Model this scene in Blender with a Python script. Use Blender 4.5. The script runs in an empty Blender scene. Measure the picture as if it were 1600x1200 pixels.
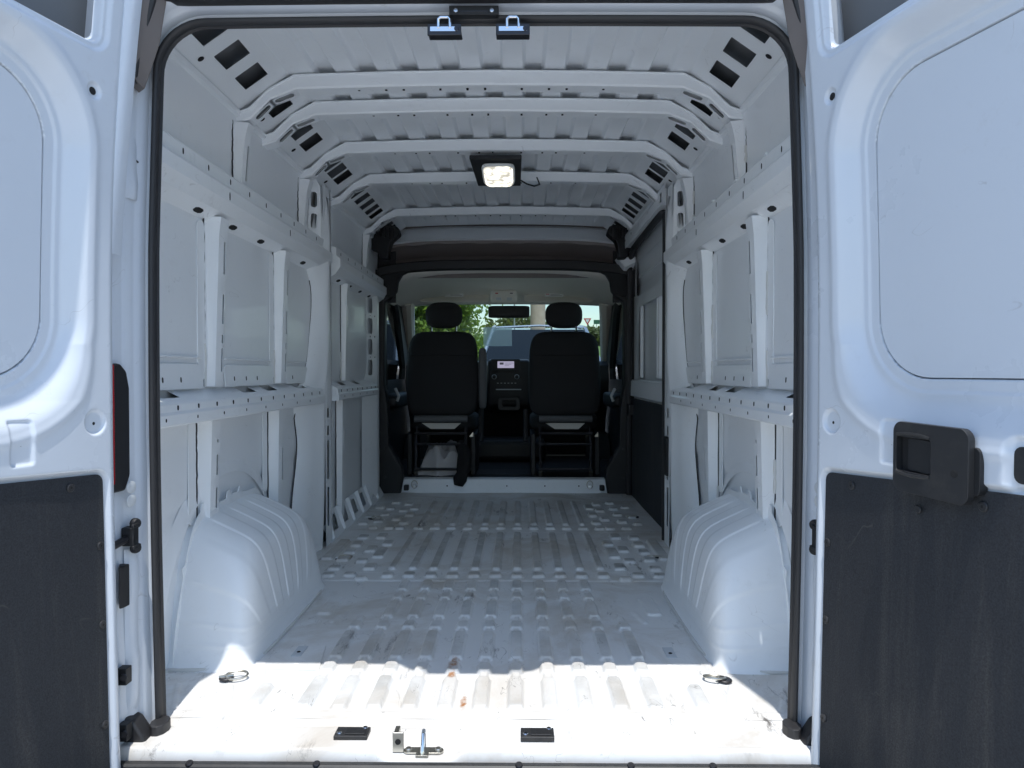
import bpy, bmesh, math, random
import numpy as np
from mathutils import Vector, Matrix
from mathutils.geometry import tessellate_polygon
random.seed(7); rng = np.random.default_rng(7)
R = math.radians
scene = bpy.context.scene
col = scene.collection

# ------------------------------------------------------------------ camera
# world: X right, Y into the van, Z up; cargo floor z = 0, rear opening at Y = 1.77
CAM = Vector((0.11, 0.0, 0.89))
cam = bpy.data.objects.new('camera', bpy.data.cameras.new('camera')); col.objects.link(cam)
cam.data.sensor_width = 36.0; cam.data.lens = 36.0 * 1110 / 1600
cam.data.clip_start = 0.02; cam.data.clip_end = 6000
cam.location = CAM
yaw, pit = math.atan(11 / 1110), math.atan(19 / 1110)
cam.rotation_euler = (math.pi / 2 - pit, 0, yaw)
scene.camera = cam

# ------------------------------------------------------------------ light
SUN_EL, SUN_TX = R(75.5), 0.015
sd = Vector((SUN_TX, -1.0 / math.tan(SUN_EL), 1.0)).normalized()      # direction towards the sun (behind the camera)
world = bpy.data.worlds.new('World'); scene.world = world; world.use_nodes = True
wn = world.node_tree.nodes; wl = world.node_tree.links; wn.clear()
wo = wn.new('ShaderNodeOutputWorld'); bg = wn.new('ShaderNodeBackground'); sky = wn.new('ShaderNodeTexSky')
sky.sky_type = 'NISHITA'; sky.sun_disc = False
sky.sun_elevation = math.asin(sd.z); sky.sun_rotation = math.atan2(sd.x, sd.y)
sky.air_density = 1.3; sky.dust_density = 0.7; sky.ozone_density = 4.0
bg.inputs['Strength'].default_value = 0.10
# broken white clouds over the clear sky
tc = wn.new('ShaderNodeTexCoord'); mp = wn.new('ShaderNodeMapping'); mp.inputs['Scale'].default_value = (1.0, 1.0, 2.6)
nz = wn.new('ShaderNodeTexNoise'); nz.inputs['Scale'].default_value = 3.2; nz.inputs['Detail'].default_value = 8; nz.inputs['Roughness'].default_value = 0.58
cr = wn.new('ShaderNodeValToRGB'); cr.color_ramp.elements[0].position = 0.60; cr.color_ramp.elements[1].position = 0.76
mx = wn.new('ShaderNodeMixRGB'); mx.inputs[2].default_value = (7.5, 7.6, 7.8, 1)
wl.new(tc.outputs['Generated'], mp.inputs[0]); wl.new(mp.outputs[0], nz.inputs['Vector']); wl.new(nz.outputs[0], cr.inputs[0])
wl.new(cr.outputs[0], mx.inputs[0]); wl.new(sky.outputs[0], mx.inputs[1]); wl.new(mx.outputs[0], bg.inputs[0]); wl.new(bg.outputs[0], wo.inputs[0])
sun = bpy.data.objects.new('sun', bpy.data.lights.new('sun', 'SUN')); col.objects.link(sun)
sun.data.energy = 2.1; sun.data.angle = R(0.53); sun.data.color = (1.0, 0.97, 0.93)
sun.rotation_euler = sd.to_track_quat('Z', 'Y').to_euler(); sun.location = (0, -8, 30)
scene.view_settings.view_transform = 'Standard'; scene.view_settings.look = 'None'
scene.view_settings.exposure = 1.15; scene.view_settings.gamma = 1.0
scene.render.engine = 'CYCLES'
scene.cycles.max_bounces = 14; scene.cycles.diffuse_bounces = 12; scene.cycles.glossy_bounces = 5
scene.cycles.transparent_max_bounces = 12; scene.cycles.sample_clamp_indirect = 6.0
scene.cycles.use_denoising = True
scene.cycles.caustics_reflective = False; scene.cycles.caustics_refractive = False

# ------------------------------------------------------------------ materials
MATS = {}
def mat(name, base, rough=0.5, metal=0.0, coat=0.0, spec=0.5):
    m = bpy.data.materials.new(name); m.use_nodes = True
    b = m.node_tree.nodes['Principled BSDF']
    b.inputs['Base Color'].default_value = (*base, 1); b.inputs['Roughness'].default_value = rough
    b.inputs['Metallic'].default_value = metal; b.inputs['Coat Weight'].default_value = coat
    b.inputs['Specular IOR Level'].default_value = spec
    MATS[name] = m
    return m, b, m.node_tree.nodes, m.node_tree.links
def noise(n, l, scale, detail=4, rough=0.55, stretch=None, dist=0.0):
    t = n.new('ShaderNodeTexNoise'); t.inputs['Scale'].default_value = scale
    t.inputs['Detail'].default_value = detail; t.inputs['Roughness'].default_value = rough; t.inputs['Distortion'].default_value = dist
    c = n.new('ShaderNodeTexCoord'); mp_ = n.new('ShaderNodeMapping')
    if stretch: mp_.inputs['Scale'].default_value = stretch
    l.new(c.outputs['Object'], mp_.inputs[0]); l.new(mp_.outputs[0], t.inputs['Vector'])
    return t
def ramp(n, l, src, p0, p1, c0=(0, 0, 0, 1), c1=(1, 1, 1, 1)):
    r = n.new('ShaderNodeValToRGB'); r.color_ramp.elements[0].position = p0; r.color_ramp.elements[1].position = p1
    r.color_ramp.elements[0].color = c0; r.color_ramp.elements[1].color = c1
    l.new(src, r.inputs[0]); return r
def mixc(n, l, fac, a, b):
    m = n.new('ShaderNodeMixRGB')
    for s, v in ((0, fac), (1, a), (2, b)):
        if hasattr(v, 'links'): l.new(v, m.inputs[s])
        elif s == 0: m.inputs[0].default_value = v
        else: m.inputs[s].default_value = (*v, 1)
    return m
def bump(n, l, b, src, strength, dist=0.002):
    u = n.new('ShaderNodeBump'); u.inputs['Strength'].default_value = strength; u.inputs['Distance'].default_value = dist
    l.new(src, u.inputs['Height']); l.new(u.outputs[0], b.inputs['Normal']); return u

def paint(name, base, rough, coat, dirt=0.25):
    m, b, n, l = mat(name, base, rough, 0, coat)
    big = noise(n, l, 3.0, 6, 0.6); rb = ramp(n, l, big.outputs[0], 0.42, 0.75)
    fine = noise(n, l, 26, 6, 0.7); rf = ramp(n, l, fine.outputs[0], 0.56, 0.72)
    mul = n.new('ShaderNodeMath'); mul.operation = 'MULTIPLY'; l.new(rb.outputs[0], mul.inputs[0]); l.new(rf.outputs[0], mul.inputs[1])
    m2 = n.new('ShaderNodeMath'); m2.operation = 'MULTIPLY'; m2.inputs[1].default_value = dirt; l.new(mul.outputs[0], m2.inputs[0])
    c = mixc(n, l, m2.outputs[0], base, (0.36, 0.34, 0.31))
    sn = noise(n, l, 3.1, 3, 0.6, (1, .8, 1.3), 1.4)
    ab = n.new('ShaderNodeMath'); ab.operation = 'SUBTRACT'; ab.inputs[1].default_value = 0.5; l.new(sn.outputs[0], ab.inputs[0])
    aa = n.new('ShaderNodeMath'); aa.operation = 'ABSOLUTE'; l.new(ab.outputs[0], aa.inputs[0])
    sl = ramp(n, l, aa.outputs[0], 0.0, 0.0022, (1, 1, 1, 1), (0, 0, 0, 1))
    bk = ramp(n, l, noise(n, l, 9, 4).outputs[0], 0.58, 0.64)
    ml = n.new('ShaderNodeMath'); ml.operation = 'MULTIPLY'; l.new(sl.outputs[0], ml.inputs[0]); l.new(bk.outputs[0], ml.inputs[1])
    m3 = n.new('ShaderNodeMath'); m3.operation = 'MULTIPLY'; m3.inputs[1].default_value = min(.35, dirt * 1.3); l.new(ml.outputs[0], m3.inputs[0])
    c = mixc(n, l, m3.outputs[0], c.outputs[0], (0.22, 0.21, 0.20)); l.new(c.outputs[0], b.inputs['Base Color'])
    rr = ramp(n, l, big.outputs[0], 0.3, 0.8, (rough - .05,) * 3 + (1,), (rough + .12,) * 3 + (1,)); l.new(rr.outputs[0], b.inputs['Roughness'])
    pe = noise(n, l, 420, 2); bump(n, l, b, pe.outputs[0], 0.05, 0.0006)
    return m
paint('paint', (0.845, 0.87, 0.885), 0.36, 0.25, 0.22)
paint('paint_shaded', (0.62, 0.67, 0.73), 0.30, 0.35, 0.22)  # same van white, darkened and blued to paint in the doors' shade
paint('thin_paint', (0.83, 0.855, 0.875), 0.33, 0.15, 0.24)
paint('galvanised', (0.52, 0.55, 0.57), 0.45, 0.05, 0.2)

def floor_mat():
    m, b, n, l = mat('floor_paint', (0.74, 0.75, 0.75), 0.42, 0, 0.05)
    geo = n.new('ShaderNodeNewGeometry'); sep = n.new('ShaderNodeSeparateXYZ'); l.new(geo.outputs['Position'], sep.inputs[0])
    top = ramp(n, l, sep.outputs['Z'], 0.0115, 0.0130)                          # worn tops of the pressed ribs
    wear = noise(n, l, 9, 8, 0.7); wr = ramp(n, l, wear.outputs[0], 0.22, 0.58)
    tw = n.new('ShaderNodeMath'); tw.operation = 'MULTIPLY'; l.new(top.outputs[0], tw.inputs[0]); l.new(wr.outputs[0], tw.inputs[1])
    c1 = mixc(n, l, tw.outputs[0], (0.72, 0.725, 0.715), (0.40, 0.40, 0.385))
    st = noise(n, l, 2.3, 8, 0.65, dist=0.8); sr = ramp(n, l, st.outputs[0], 0.46, 0.74)
    c2 = mixc(n, l, sr.outputs[0], c1.outputs[0], (0.47, 0.42, 0.35))
    # dark scuffs drawn out along the floor
    sc = noise(n, l, 14, 6, 0.75, (1.0, 0.25, 1)); s1 = ramp(n, l, sc.outputs[0], 0.57, 0.66)
    s2 = noise(n, l, 1.7, 3); s3 = ramp(n, l, s2.outputs[0], 0.5, 0.62)
    mm = n.new('ShaderNodeMath'); mm.operation = 'MULTIPLY'; l.new(s1.outputs[0], mm.inputs[0]); l.new(s3.outputs[0], mm.inputs[1])
    c3 = mixc(n, l, mm.outputs[0], c2.outputs[0], (0.13, 0.12, 0.11))
    # fine scratches: thin iso-lines of a distorted noise
    sn = noise(n, l, 5.0, 3, 0.6, (1.6, 0.7, 1), 1.6)
    ab = n.new('ShaderNodeMath'); ab.operation = 'SUBTRACT'; ab.inputs[1].default_value = 0.5; l.new(sn.outputs[0], ab.inputs[0])
    aa = n.new('ShaderNodeMath'); aa.operation = 'ABSOLUTE'; l.new(ab.outputs[0], aa.inputs[0])
    sl = ramp(n, l, aa.outputs[0], 0.0, 0.0045, (1, 1, 1, 1), (0, 0, 0, 1))
    br = noise(n, l, 7, 3); bk = ramp(n, l, br.outputs[0], 0.53, 0.60)
    ml = n.new('ShaderNodeMath'); ml.operation = 'MULTIPLY'; l.new(sl.outputs[0], ml.inputs[0]); l.new(bk.outputs[0], ml.inputs[1])
    m5 = n.new('ShaderNodeMath'); m5.operation = 'MULTIPLY'; m5.inputs[1].default_value = 0.9; l.new(ml.outputs[0], m5.inputs[0])
    c4 = mixc(n, l, m5.outputs[0], c3.outputs[0], (0.16, 0.15, 0.14))
    # rust bloom on one worn rib and a few specks by it
    last = c4
    for (rx, ry, sx, sy, th) in ((-0.087, 2.13, 22, 9, 0.55), (-0.04, 1.90, 55, 11, 0.5), (-0.085, 2.05, 35, 20, .5)):
        vs = n.new('ShaderNodeVectorMath'); vs.operation = 'SUBTRACT'; vs.inputs[1].default_value = (rx, ry, 0); l.new(geo.outputs['Position'], vs.inputs[0])
        vm = n.new('ShaderNodeVectorMath'); vm.operation = 'MULTIPLY'; vm.inputs[1].default_value = (sx, sy, 0); l.new(vs.outputs[0], vm.inputs[0])
        vl = n.new('ShaderNodeVectorMath'); vl.operation = 'LENGTH'; l.new(vm.outputs[0], vl.inputs[0])
        f = ramp(n, l, vl.outputs['Value'], 0.2, 1.0, (1, 1, 1, 1), (0, 0, 0, 1))
        rn = noise(n, l, 60, 5, 0.7); ad = n.new('ShaderNodeMath'); ad.operation = 'MULTIPLY'; l.new(f.outputs[0], ad.inputs[0]); l.new(rn.outputs[0], ad.inputs[1])
        ff = ramp(n, l, ad.outputs[0], th - .22, th + .02)
        last = mixc(n, l, ff.outputs[0], last.outputs[0], (0.36, 0.17, 0.07))
    l.new(last.outputs[0], b.inputs['Base Color'])
    rg = ramp(n, l, st.outputs[0], 0.35, 0.8, (.34,) * 3 + (1,), (.6,) * 3 + (1,)); l.new(rg.outputs[0], b.inputs['Roughness'])
    bump(n, l, b, wear.outputs[0], 0.12, 0.003)
floor_mat()

m, b, n, l = mat('trim_board', (0.018, 0.021, 0.026), 0.75)
t = noise(n, l, 300, 3); u = noise(n, l, 9, 9, .74, (1, 1, .10), .4); ur = ramp(n, l, u.outputs[0], 0.50, 0.82)
c = mixc(n, l, ur.outputs[0], (0.017, 0.020, 0.025), (0.058, 0.056, 0.053))
t2 = ramp(n, l, t.outputs[0], 0.3, 0.7, (.6, .6, .6, 1), (1.45, 1.45, 1.45, 1))
mu = n.new('ShaderNodeMixRGB'); mu.blend_type = 'MULTIPLY'; mu.inputs[0].default_value = 1; l.new(c.outputs[0], mu.inputs[1]); l.new(t2.outputs[0], mu.inputs[2])
sn = noise(n, l, 3.4, 3, 0.6, (1, 1, .5), 1.2)
ab = n.new('ShaderNodeMath'); ab.operation = 'SUBTRACT'; ab.inputs[1].default_value = 0.5; l.new(sn.outputs[0], ab.inputs[0])
aa = n.new('ShaderNodeMath'); aa.operation = 'ABSOLUTE'; l.new(ab.outputs[0], aa.inputs[0]); sl = ramp(n, l, aa.outputs[0], 0.0, 0.003, (1, 1, 1, 1), (0, 0, 0, 1))
bk = ramp(n, l, noise(n, l, 6, 4).outputs[0], 0.56, 0.66); ml = n.new('ShaderNodeMath'); ml.operation = 'MULTIPLY'; l.new(sl.outputs[0], ml.inputs[0]); l.new(bk.outputs[0], ml.inputs[1])
cs2 = mixc(n, l, ml.outputs[0], mu.outputs[0], (0.05, 0.049, 0.048))
l.new(cs2.outputs[0], b.inputs['Base Color']); bump(n, l, b, t.outputs[0], 0.5, 0.001)
m, b, n, l = mat('rubber', (0.022, 0.022, 0.024), 0.5); t = noise(n, l, 60, 4); bump(n, l, b, t.outputs[0], .1, .001)
m, b, n, l = mat('faded_rubber', (0.16, 0.14, 0.13), 0.6); t = noise(n, l, 40, 4); bump(n, l, b, t.outputs[0], .1, .001)
m, b, n, l = mat('black_plastic', (0.011, 0.012, 0.014), 0.55); t = noise(n, l, 900, 2); bump(n, l, b, t.outputs[0], .25, .0006)
m, b, n, l = mat('worn_plastic', (0.03, 0.03, 0.031), 0.5); t = noise(n, l, 18, 7, .7); r_ = ramp(n, l, t.outputs[0], .5, .8)
c = mixc(n, l, r_.outputs[0], (0.017, 0.018, 0.020), (0.042, 0.040, 0.038)); l.new(c.outputs[0], b.inputs['Base Color']); bump(n, l, b, t.outputs[0], .2, .001)
m, b, n, l = mat('seat_cloth', (0.016, 0.017, 0.019), 0.85); t = noise(n, l, 500, 2); bump(n, l, b, t.outputs[0], .4, .001)
mat('seat_grey', (0.10, 0.105, 0.11), 0.7)
m, b, n, l = mat('headliner', (0.72, 0.70, 0.64), 0.9); t = noise(n, l, 350, 2); bump(n, l, b, t.outputs[0], .25, .001)
mat('shelf_brown', (0.24, 0.21, 0.20), 0.8)
mat('primer_shade', (0.16, 0.17, 0.18), 0.6)  # primer grey, set dark to stand in for shade inside body cavities
mat('zinc', (0.55, 0.53, 0.47), 0.35, 1.0)
mat('chrome', (0.75, 0.76, 0.78), 0.15, 1.0)
mat('dark_steel', (0.05, 0.05, 0.055), 0.4, 0.8)
mat('void', (0.012, 0.012, 0.013), 0.9)
mat('sealant', (0.62, 0.62, 0.60), 0.6)
mat('dark_gap', (0.03, 0.03, 0.032), 0.8)
mat('red_lens', (0.35, 0.01, 0.015), 0.12, 0, 0.5)
mat('paper', (0.75, 0.76, 0.74), 0.7)
mat('white_cloth', (0.62, 0.60, 0.60), 0.9)
mat('black_cloth', (0.012, 0.012, 0.013), 0.95)
mat('print_red', (0.45, 0.03, 0.03), 0.6); mat('print_grey', (0.3, 0.3, 0.3), 0.6)
mat('tyre', (0.02, 0.02, 0.02), 0.8)
m, b, n, l = mat('glass', (1, 1, 1), 0.0)
n.remove(b); o_ = n['Material Output']; tr = n.new('ShaderNodeBsdfTransparent'); tr.inputs[0].default_value = (0.70, 0.80, 0.78, 1)
gl = n.new('ShaderNodeBsdfGlossy'); gl.inputs['Roughness'].default_value = 0.01
fr = n.new('ShaderNodeFresnel'); fr.inputs[0].default_value = 1.45; ms = n.new('ShaderNodeMixShader')
l.new(fr.outputs[0], ms.inputs[0]); l.new(tr.outputs[0], ms.inputs[1]); l.new(gl.outputs[0], ms.inputs[2]); l.new(ms.outputs[0], o_.inputs[0])
m, b, n, l = mat('film', (0.62, 0.72, 0.70), 0.5)
tr = n.new('ShaderNodeBsdfTransparent'); tr.inputs[0].default_value = (.75, .85, .85, 1); ms = n.new('ShaderNodeMixShader'); ms.inputs[0].default_value = 0.62
df = n.new('ShaderNodeBsdfTranslucent'); df.inputs[0].default_value = (.75, .85, .83, 1); ms2 = n.new('ShaderNodeMixShader'); ms2.inputs[0].default_value = .5
l.new(b.outputs[0], ms2.inputs[1]); l.new(df.outputs[0], ms2.inputs[2]); l.new(tr.outputs[0], ms.inputs[1]); l.new(ms2.outputs[0], ms.inputs[2]); l.new(ms.outputs[0], n['Material Output'].inputs[0])
def emit(name, c, s):
    m, b, n, l = mat(name, (0.02, 0.02, 0.02), 0.4); b.inputs['Emission Color'].default_value = (*c, 1); b.inputs['Emission Strength'].default_value = s
    return m, b, n, l
m, b, n, l = emit('lamp_lens', (1.0, 0.95, 0.82), 1.0)
c_ = n.new('ShaderNodeTexCoord'); w1 = n.new('ShaderNodeTexVoronoi'); w1.inputs['Scale'].default_value = 34; l.new(c_.outputs['Object'], w1.inputs['Vector'])
r_ = ramp(n, l, w1.outputs['Distance'], 0.1, 0.75, (1.25,) * 3 + (1,), (0.28,) * 3 + (1,)); l.new(r_.outputs[0], b.inputs['Emission Strength'])
emit('screen_glow', (0.55, 0.52, 0.72), 0.30)
emit('screen_ink', (0.05, 0.05, 0.07), 0.3)

# ------------------------------------------------------------------ mesh helpers
class MB:
    def __init__(s): s.v = []; s.f = []
    def add(s, vs, fs):
        o = len(s.v); s.v += [tuple(map(float, p)) for p in vs]; s.f += [tuple(i + o for i in f) for f in fs]; return s
    def box(s, x0, x1, y0, y1, z0, z1):
        if x0 > x1: x0, x1 = x1, x0
        vs = [(x0, y0, z0), (x1, y0, z0), (x1, y1, z0), (x0, y1, z0), (x0, y0, z1), (x1, y0, z1), (x1, y1, z1), (x0, y1, z1)]
        return s.add(vs, [(0, 3, 2, 1), (4, 5, 6, 7), (0, 1, 5, 4), (1, 2, 6, 5), (2, 3, 7, 6), (3, 0, 4, 7)])
    def loft(s, rings, closed=True, caps=True):
        n_ = len(rings[0]); vs = [p for r in rings for p in r]; fs = []
        for i in range(len(rings) - 1):
            for j in range(n_ if closed else n_ - 1):
                k = (j + 1) % n_; fs.append((i * n_ + j, i * n_ + k, (i + 1) * n_ + k, (i + 1) * n_ + j))
        if caps and closed: fs.append(tuple(reversed(range(n_)))); fs.append(tuple((len(rings) - 1) * n_ + j for j in range(n_)))
        return s.add(vs, fs)
    def prism(s, poly, vec):
        return s.loft([poly, [tuple(a + b for a, b in zip(p, vec)) for p in poly]])
    def tube(s, path, r, n_=8, caps=True, closed=False):
        P = [Vector(p) for p in path]; rings = []; prev = None
        for i, p in enumerate(P):
            a = P[i - 1] if i else (P[-1] if closed else P[0]); b_ = P[i + 1] if i + 1 < len(P) else (P[0] if closed else P[-1])
            d = (b_ - a).normalized()
            if prev is None: u_ = d.orthogonal().normalized()
            else: u_ = (prev - d * prev.dot(d)).normalized()
            prev = u_; w = d.cross(u_); rr = r(i / max(1, len(P) - 1)) if callable(r) else r
            rings.append([tuple(p + (u_ * math.cos(t) + w * math.sin(t)) * rr) for t in [2 * math.pi * k / n_ for k in range(n_)]])
        if closed: rings.append(rings[0])
        return s.loft(rings, True, caps and not closed)
    def disc(s, c_, nrm, r, h=0.004, n_=14, dome=0.0):
        c_ = Vector(c_); nrm = Vector(nrm).normalized(); u_ = nrm.orthogonal().normalized(); w = nrm.cross(u_)
        ring = lambda rr, hh: [tuple(c_ + nrm * hh + (u_ * math.cos(t) + w * math.sin(t)) * rr) for t in [2 * math.pi * k / n_ for k in range(n_)]]
        return s.loft([ring(r, 0), ring(r, h * .6), ring(r * .82, h), ring(r * .3, h + dome)])
    def build(s, name, m, parent=None, bevel=0.0, seg=2, smooth=30, label=None, kind=None):
        me = bpy.data.meshes.new(name); me.from_pydata(s.v, [], s.f); me.update()
        bm = bmesh.new(); bm.from_mesh(me); bmesh.ops.remove_doubles(bm, verts=bm.verts, dist=1e-6); bmesh.ops.recalc_face_normals(bm, faces=bm.faces); bm.to_mesh(me); bm.free()
        return finish(me, name, m, parent, bevel, seg, smooth, label, kind)
ROOT = {}
def finish(me, name, m, parent, bevel=0, seg=2, smooth=30, label=None, kind=None):
    me.materials.append(MATS[m]); o = bpy.data.objects.new(name, me); col.objects.link(o)
    if parent is not None:
        o.parent = parent
        if parent.type == 'EMPTY': o.matrix_parent_inverse = Matrix.Translation(-parent.location)
    if smooth:
        me.polygons.foreach_set('use_smooth', [True] * len(me.polygons))
        if not bevel: me.set_sharp_from_angle(angle=R(smooth))
    if bevel:
        bv = o.modifiers.new('bevel', 'BEVEL'); bv.width = bevel; bv.segments = seg; bv.limit_method = 'ANGLE'; bv.angle_limit = R(28); bv.harden_normals = True
    if label: o['label'] = label
    if kind: o['kind'] = kind
    return o
def thing(name, label, cat, loc, group=None):
    o = bpy.data.objects.new(name, None); col.objects.link(o); o.location = loc; o['label'] = label; o['category'] = cat
    if group: o['group'] = group
    return o
def grid(name, P, m, parent, mask=None, smooth=40, **k):
    nv, nu = P.shape[:2]; me = bpy.data.meshes.new(name)
    idx = np.arange(nv * nu).reshape(nv, nu)
    q = np.stack([idx[:-1, :-1], idx[:-1, 1:], idx[1:, 1:], idx[1:, :-1]], -1)
    if mask is not None: q = q[mask]
    q = q.reshape(-1, 4); nf = len(q)
    me.vertices.add(nv * nu); me.vertices.foreach_set('co', P.reshape(-1).astype(np.float32))
    me.loops.add(nf * 4); me.loops.foreach_set('vertex_index', q.reshape(-1).astype(np.int32))
    me.polygons.add(nf); me.polygons.foreach_set('loop_start', np.arange(0, nf * 4, 4, dtype=np.int32))
    try: me.polygons.foreach_set('loop_total', np.full(nf, 4, dtype=np.int32))
    except Exception: pass
    me.update(calc_edges=True); me.validate()
    return finish(me, name, m, parent, smooth=smooth, **k)
def rrect(cx, cy, w, h, r, n_=5):
    r = min(r, w / 2 - 1e-5, h / 2 - 1e-5); out = []
    for (sx, sy, a0) in ((1, 1, 0), (-1, 1, 90), (-1, -1, 180), (1, -1, 270)):
        for k in range(n_ + 1):
            a = R(a0 + 90 * k / n_); out.append((cx + sx * (w / 2 - r) + r * math.cos(a), cy + sy * (h / 2 - r) + r * math.sin(a)))
    return out
def plate(mb, outer, holes, fn, th):
    """flat sheet with real openings; fn(u, v, d) -> point, d = depth behind the front face"""
    loops = [outer] + list(holes); flat = [p for lp in loops for p in lp]
    tris = tessellate_polygon([[Vector((p[0], p[1], 0)) for p in lp] for lp in loops])
    N = len(flat); vs = [fn(*p, 0.0) for p in flat] + [fn(*p, th) for p in flat]
    fs = [tuple(t) for t in tris] + [tuple(i + N for i in reversed(t)) for t in tris]; o = 0
    for lp in loops:
        k = len(lp)
        for i in range(k): j = (i + 1) % k; fs.append((o + i, o + j, N + o + j, N + o + i))
        o += k
    return mb.add(vs, fs)
def sdbox(x, y, cx, cy, hw, hh, r):
    qx = np.abs(x - cx) - hw + r; qy = np.abs(y - cy) - hh + r
    return np.hypot(np.maximum(qx, 0), np.maximum(qy, 0)) + np.minimum(np.maximum(qx, qy), 0) - r
def sst(a, b_, x):
    t_ = np.clip((x - a) / (b_ - a), 0, 1); return t_ * t_ * (3 - 2 * t_)
def superq(mb, c_, s_, ex=4, ey=2.5, nu=28, nv=16, fn=None):
    """rounded solid: superellipse in XZ (exponent ex) with pillowed depth in Y (exponent ey)"""
    vs = []; fs = []
    for i in range(nv + 1):
        ph = -math.pi / 2 + math.pi * i / nv
        cy_, sy_ = math.cos(ph), math.sin(ph); k1 = abs(cy_) ** (2 / ey); yy = math.copysign(abs(sy_) ** (2 / ey), sy_)
        for j in range(nu):
            th = 2 * math.pi * j / nu; a, b_ = math.cos(th), math.sin(th)
            xx = math.copysign(abs(a) ** (2 / ex), a) * k1; zz = math.copysign(abs(b_) ** (2 / ex), b_) * k1
            p = (c_[0] + s_[0] * xx, c_[1] + s_[1] * yy, c_[2] + s_[2] * zz); vs.append(fn(*p) if fn else p)
    for i in range(nv):
        for j in range(nu):
            k = (j + 1) % nu; fs.append((i * nu + j, i * nu + k, (i + 1) * nu + k, (i + 1) * nu + j))
    return mb.add(vs, fs)

# ------------------------------------------------------------------ ground outside (the van stands nose-down on a slight slope)
SL = 0.054
def gz(y): return -0.55 + (y - 3.0) * SL
m, b, n, l = mat('pale_concrete', (0.12, 0.12, 0.118), 0.85); t = noise(n, l, 30, 6, .7); r_ = ramp(n, l, t.outputs[0], .3, .75, (.46, .455, .44, 1), (.56, .55, .53, 1)); l.new(r_.outputs[0], b.inputs['Base Color']); bump(n, l, b, t.outputs[0], .4, .01)  # unseen lot as pale concrete, brightened to bounce light into the van
m, b, n, l = mat('grass', (0.07, 0.13, 0.025), 0.9); t = noise(n, l, 3, 8, .7); r_ = ramp(n, l, t.outputs[0], .3, .75, (.06, .12, .02, 1), (.13, .2, .04, 1)); l.new(r_.outputs[0], b.inputs['Base Color'])
g = MB().add([(-1500, -1500, gz(-1500)), (1500, -1500, gz(-1500)), (1500, 3000, gz(3000)), (-1500, 3000, gz(3000))], [(0, 1, 2, 3)]).build('ground', 'pale_concrete', kind='structure')
g = MB().add([(-1400, 34, gz(34) + .02), (1400, 34, gz(34) + .02), (1400, 2900, gz(2900) + .02), (-1400, 2900, gz(2900) + .02)], [(0, 1, 2, 3)]).build('lawn', 'grass', kind='structure')

# ================================================================== THE VAN
van = thing('cargo_van', 'white cargo van with both rear doors open on its empty cargo bay', 'van', (0, 3.5, gz(3.5)))

# ---- outer body shell
ring = [(-.97, -.35), (-1.0, .2), (-1.005, .9), (-.985, 1.5), (-.955, 1.84), (-.90, 1.96), (-.80, 2.03), (-.6, 2.07), (-.3, 2.09), (0, 2.095)]
ring = ring + [(-x, z) for x, z in reversed(ring[:-1])]
def shell_ring(y, k=0.0): return [(x, y, z - k) for x, z in ring]
mb = MB(); mb.loft([shell_ring(1.66), shell_ring(3.2), shell_ring(5.3)], closed=False)
crown = [p for p in ring if p[1] > 1.7]
mb.loft([[(x, 5.3, z) for x, z in crown], [(x * .97, 5.8, 1.62 + (z - 1.62) * .75) for x, z in crown], [(x * .86, 6.32, 1.56 + (z - 1.62) * .06) for x, z in crown]], closed=False)
mb.build('body_shell', 'paint', van)

# ---- cargo floor (pressed sheet: real height field)
XS = np.linspace(-.945, .945, 640); YS = np.linspace(1.803, 5.215, 880)
FX, FY = np.meshgrid(XS, YS); FZ = np.zeros_like(FX)
def pad(xc, y0, y1, w, h=0.0135, bev=0.0095, r=0.012, slant=0.0):
    cx, cy = xc, (y0 + y1) / 2; hw, hh = w / 2, (y1 - y0) / 2
    i0, i1 = np.searchsorted(YS, [y0 - .03, y1 + .03]); j0, j1 = np.searchsorted(XS, [xc - hw - .05 - abs(slant), xc + hw + .05 + abs(slant)])
    s_ = np.s_[i0:i1, j0:j1]
    d = sdbox(FX[s_] - slant * (FY[s_] - cy), FY[s_], cx, cy, hw, hh, min(r, hw * .95, hh * .95))
    FZ[s_] = np.maximum(FZ[s_], h * (1 - sst(-bev * .3, bev * .7, d)))
KX = [.007 + .0936 * k for k in range(-5, 6)]
for k, x in enumerate(KX):
    e = abs(k - 5) == 5
    pad(x, 1.85, 2.035, .036); pad(x, 2.02, 2.10, .020, .009); pad(x, 2.075, 2.135, .036); pad(x, 2.12, 2.20, .019, .009)
    pad(x, 2.175, 2.395, .036); pad(x, 2.37, 2.45, .019, .009); pad(x, 2.43, 2.495, .036); pad(x, 2.48, 2.56, .019, .009)
    if not e:
        pad(x, 2.545, 2.71, .036); pad(x, 2.69, 2.77, .019, .009); pad(x, 2.75, 2.81, .034); pad(x, 2.80, 2.88, .019, .009); pad(x, 2.865, 2.985, .036)
    pad(x, 3.045, 3.095, .050); pad(x, 3.165, 3.865, .034 if not e else .028); pad(x, 3.985, 4.03, .05); pad(x, 4.10, 4.82 + .02 * (k % 2), .034 if not e else .026)
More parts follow.
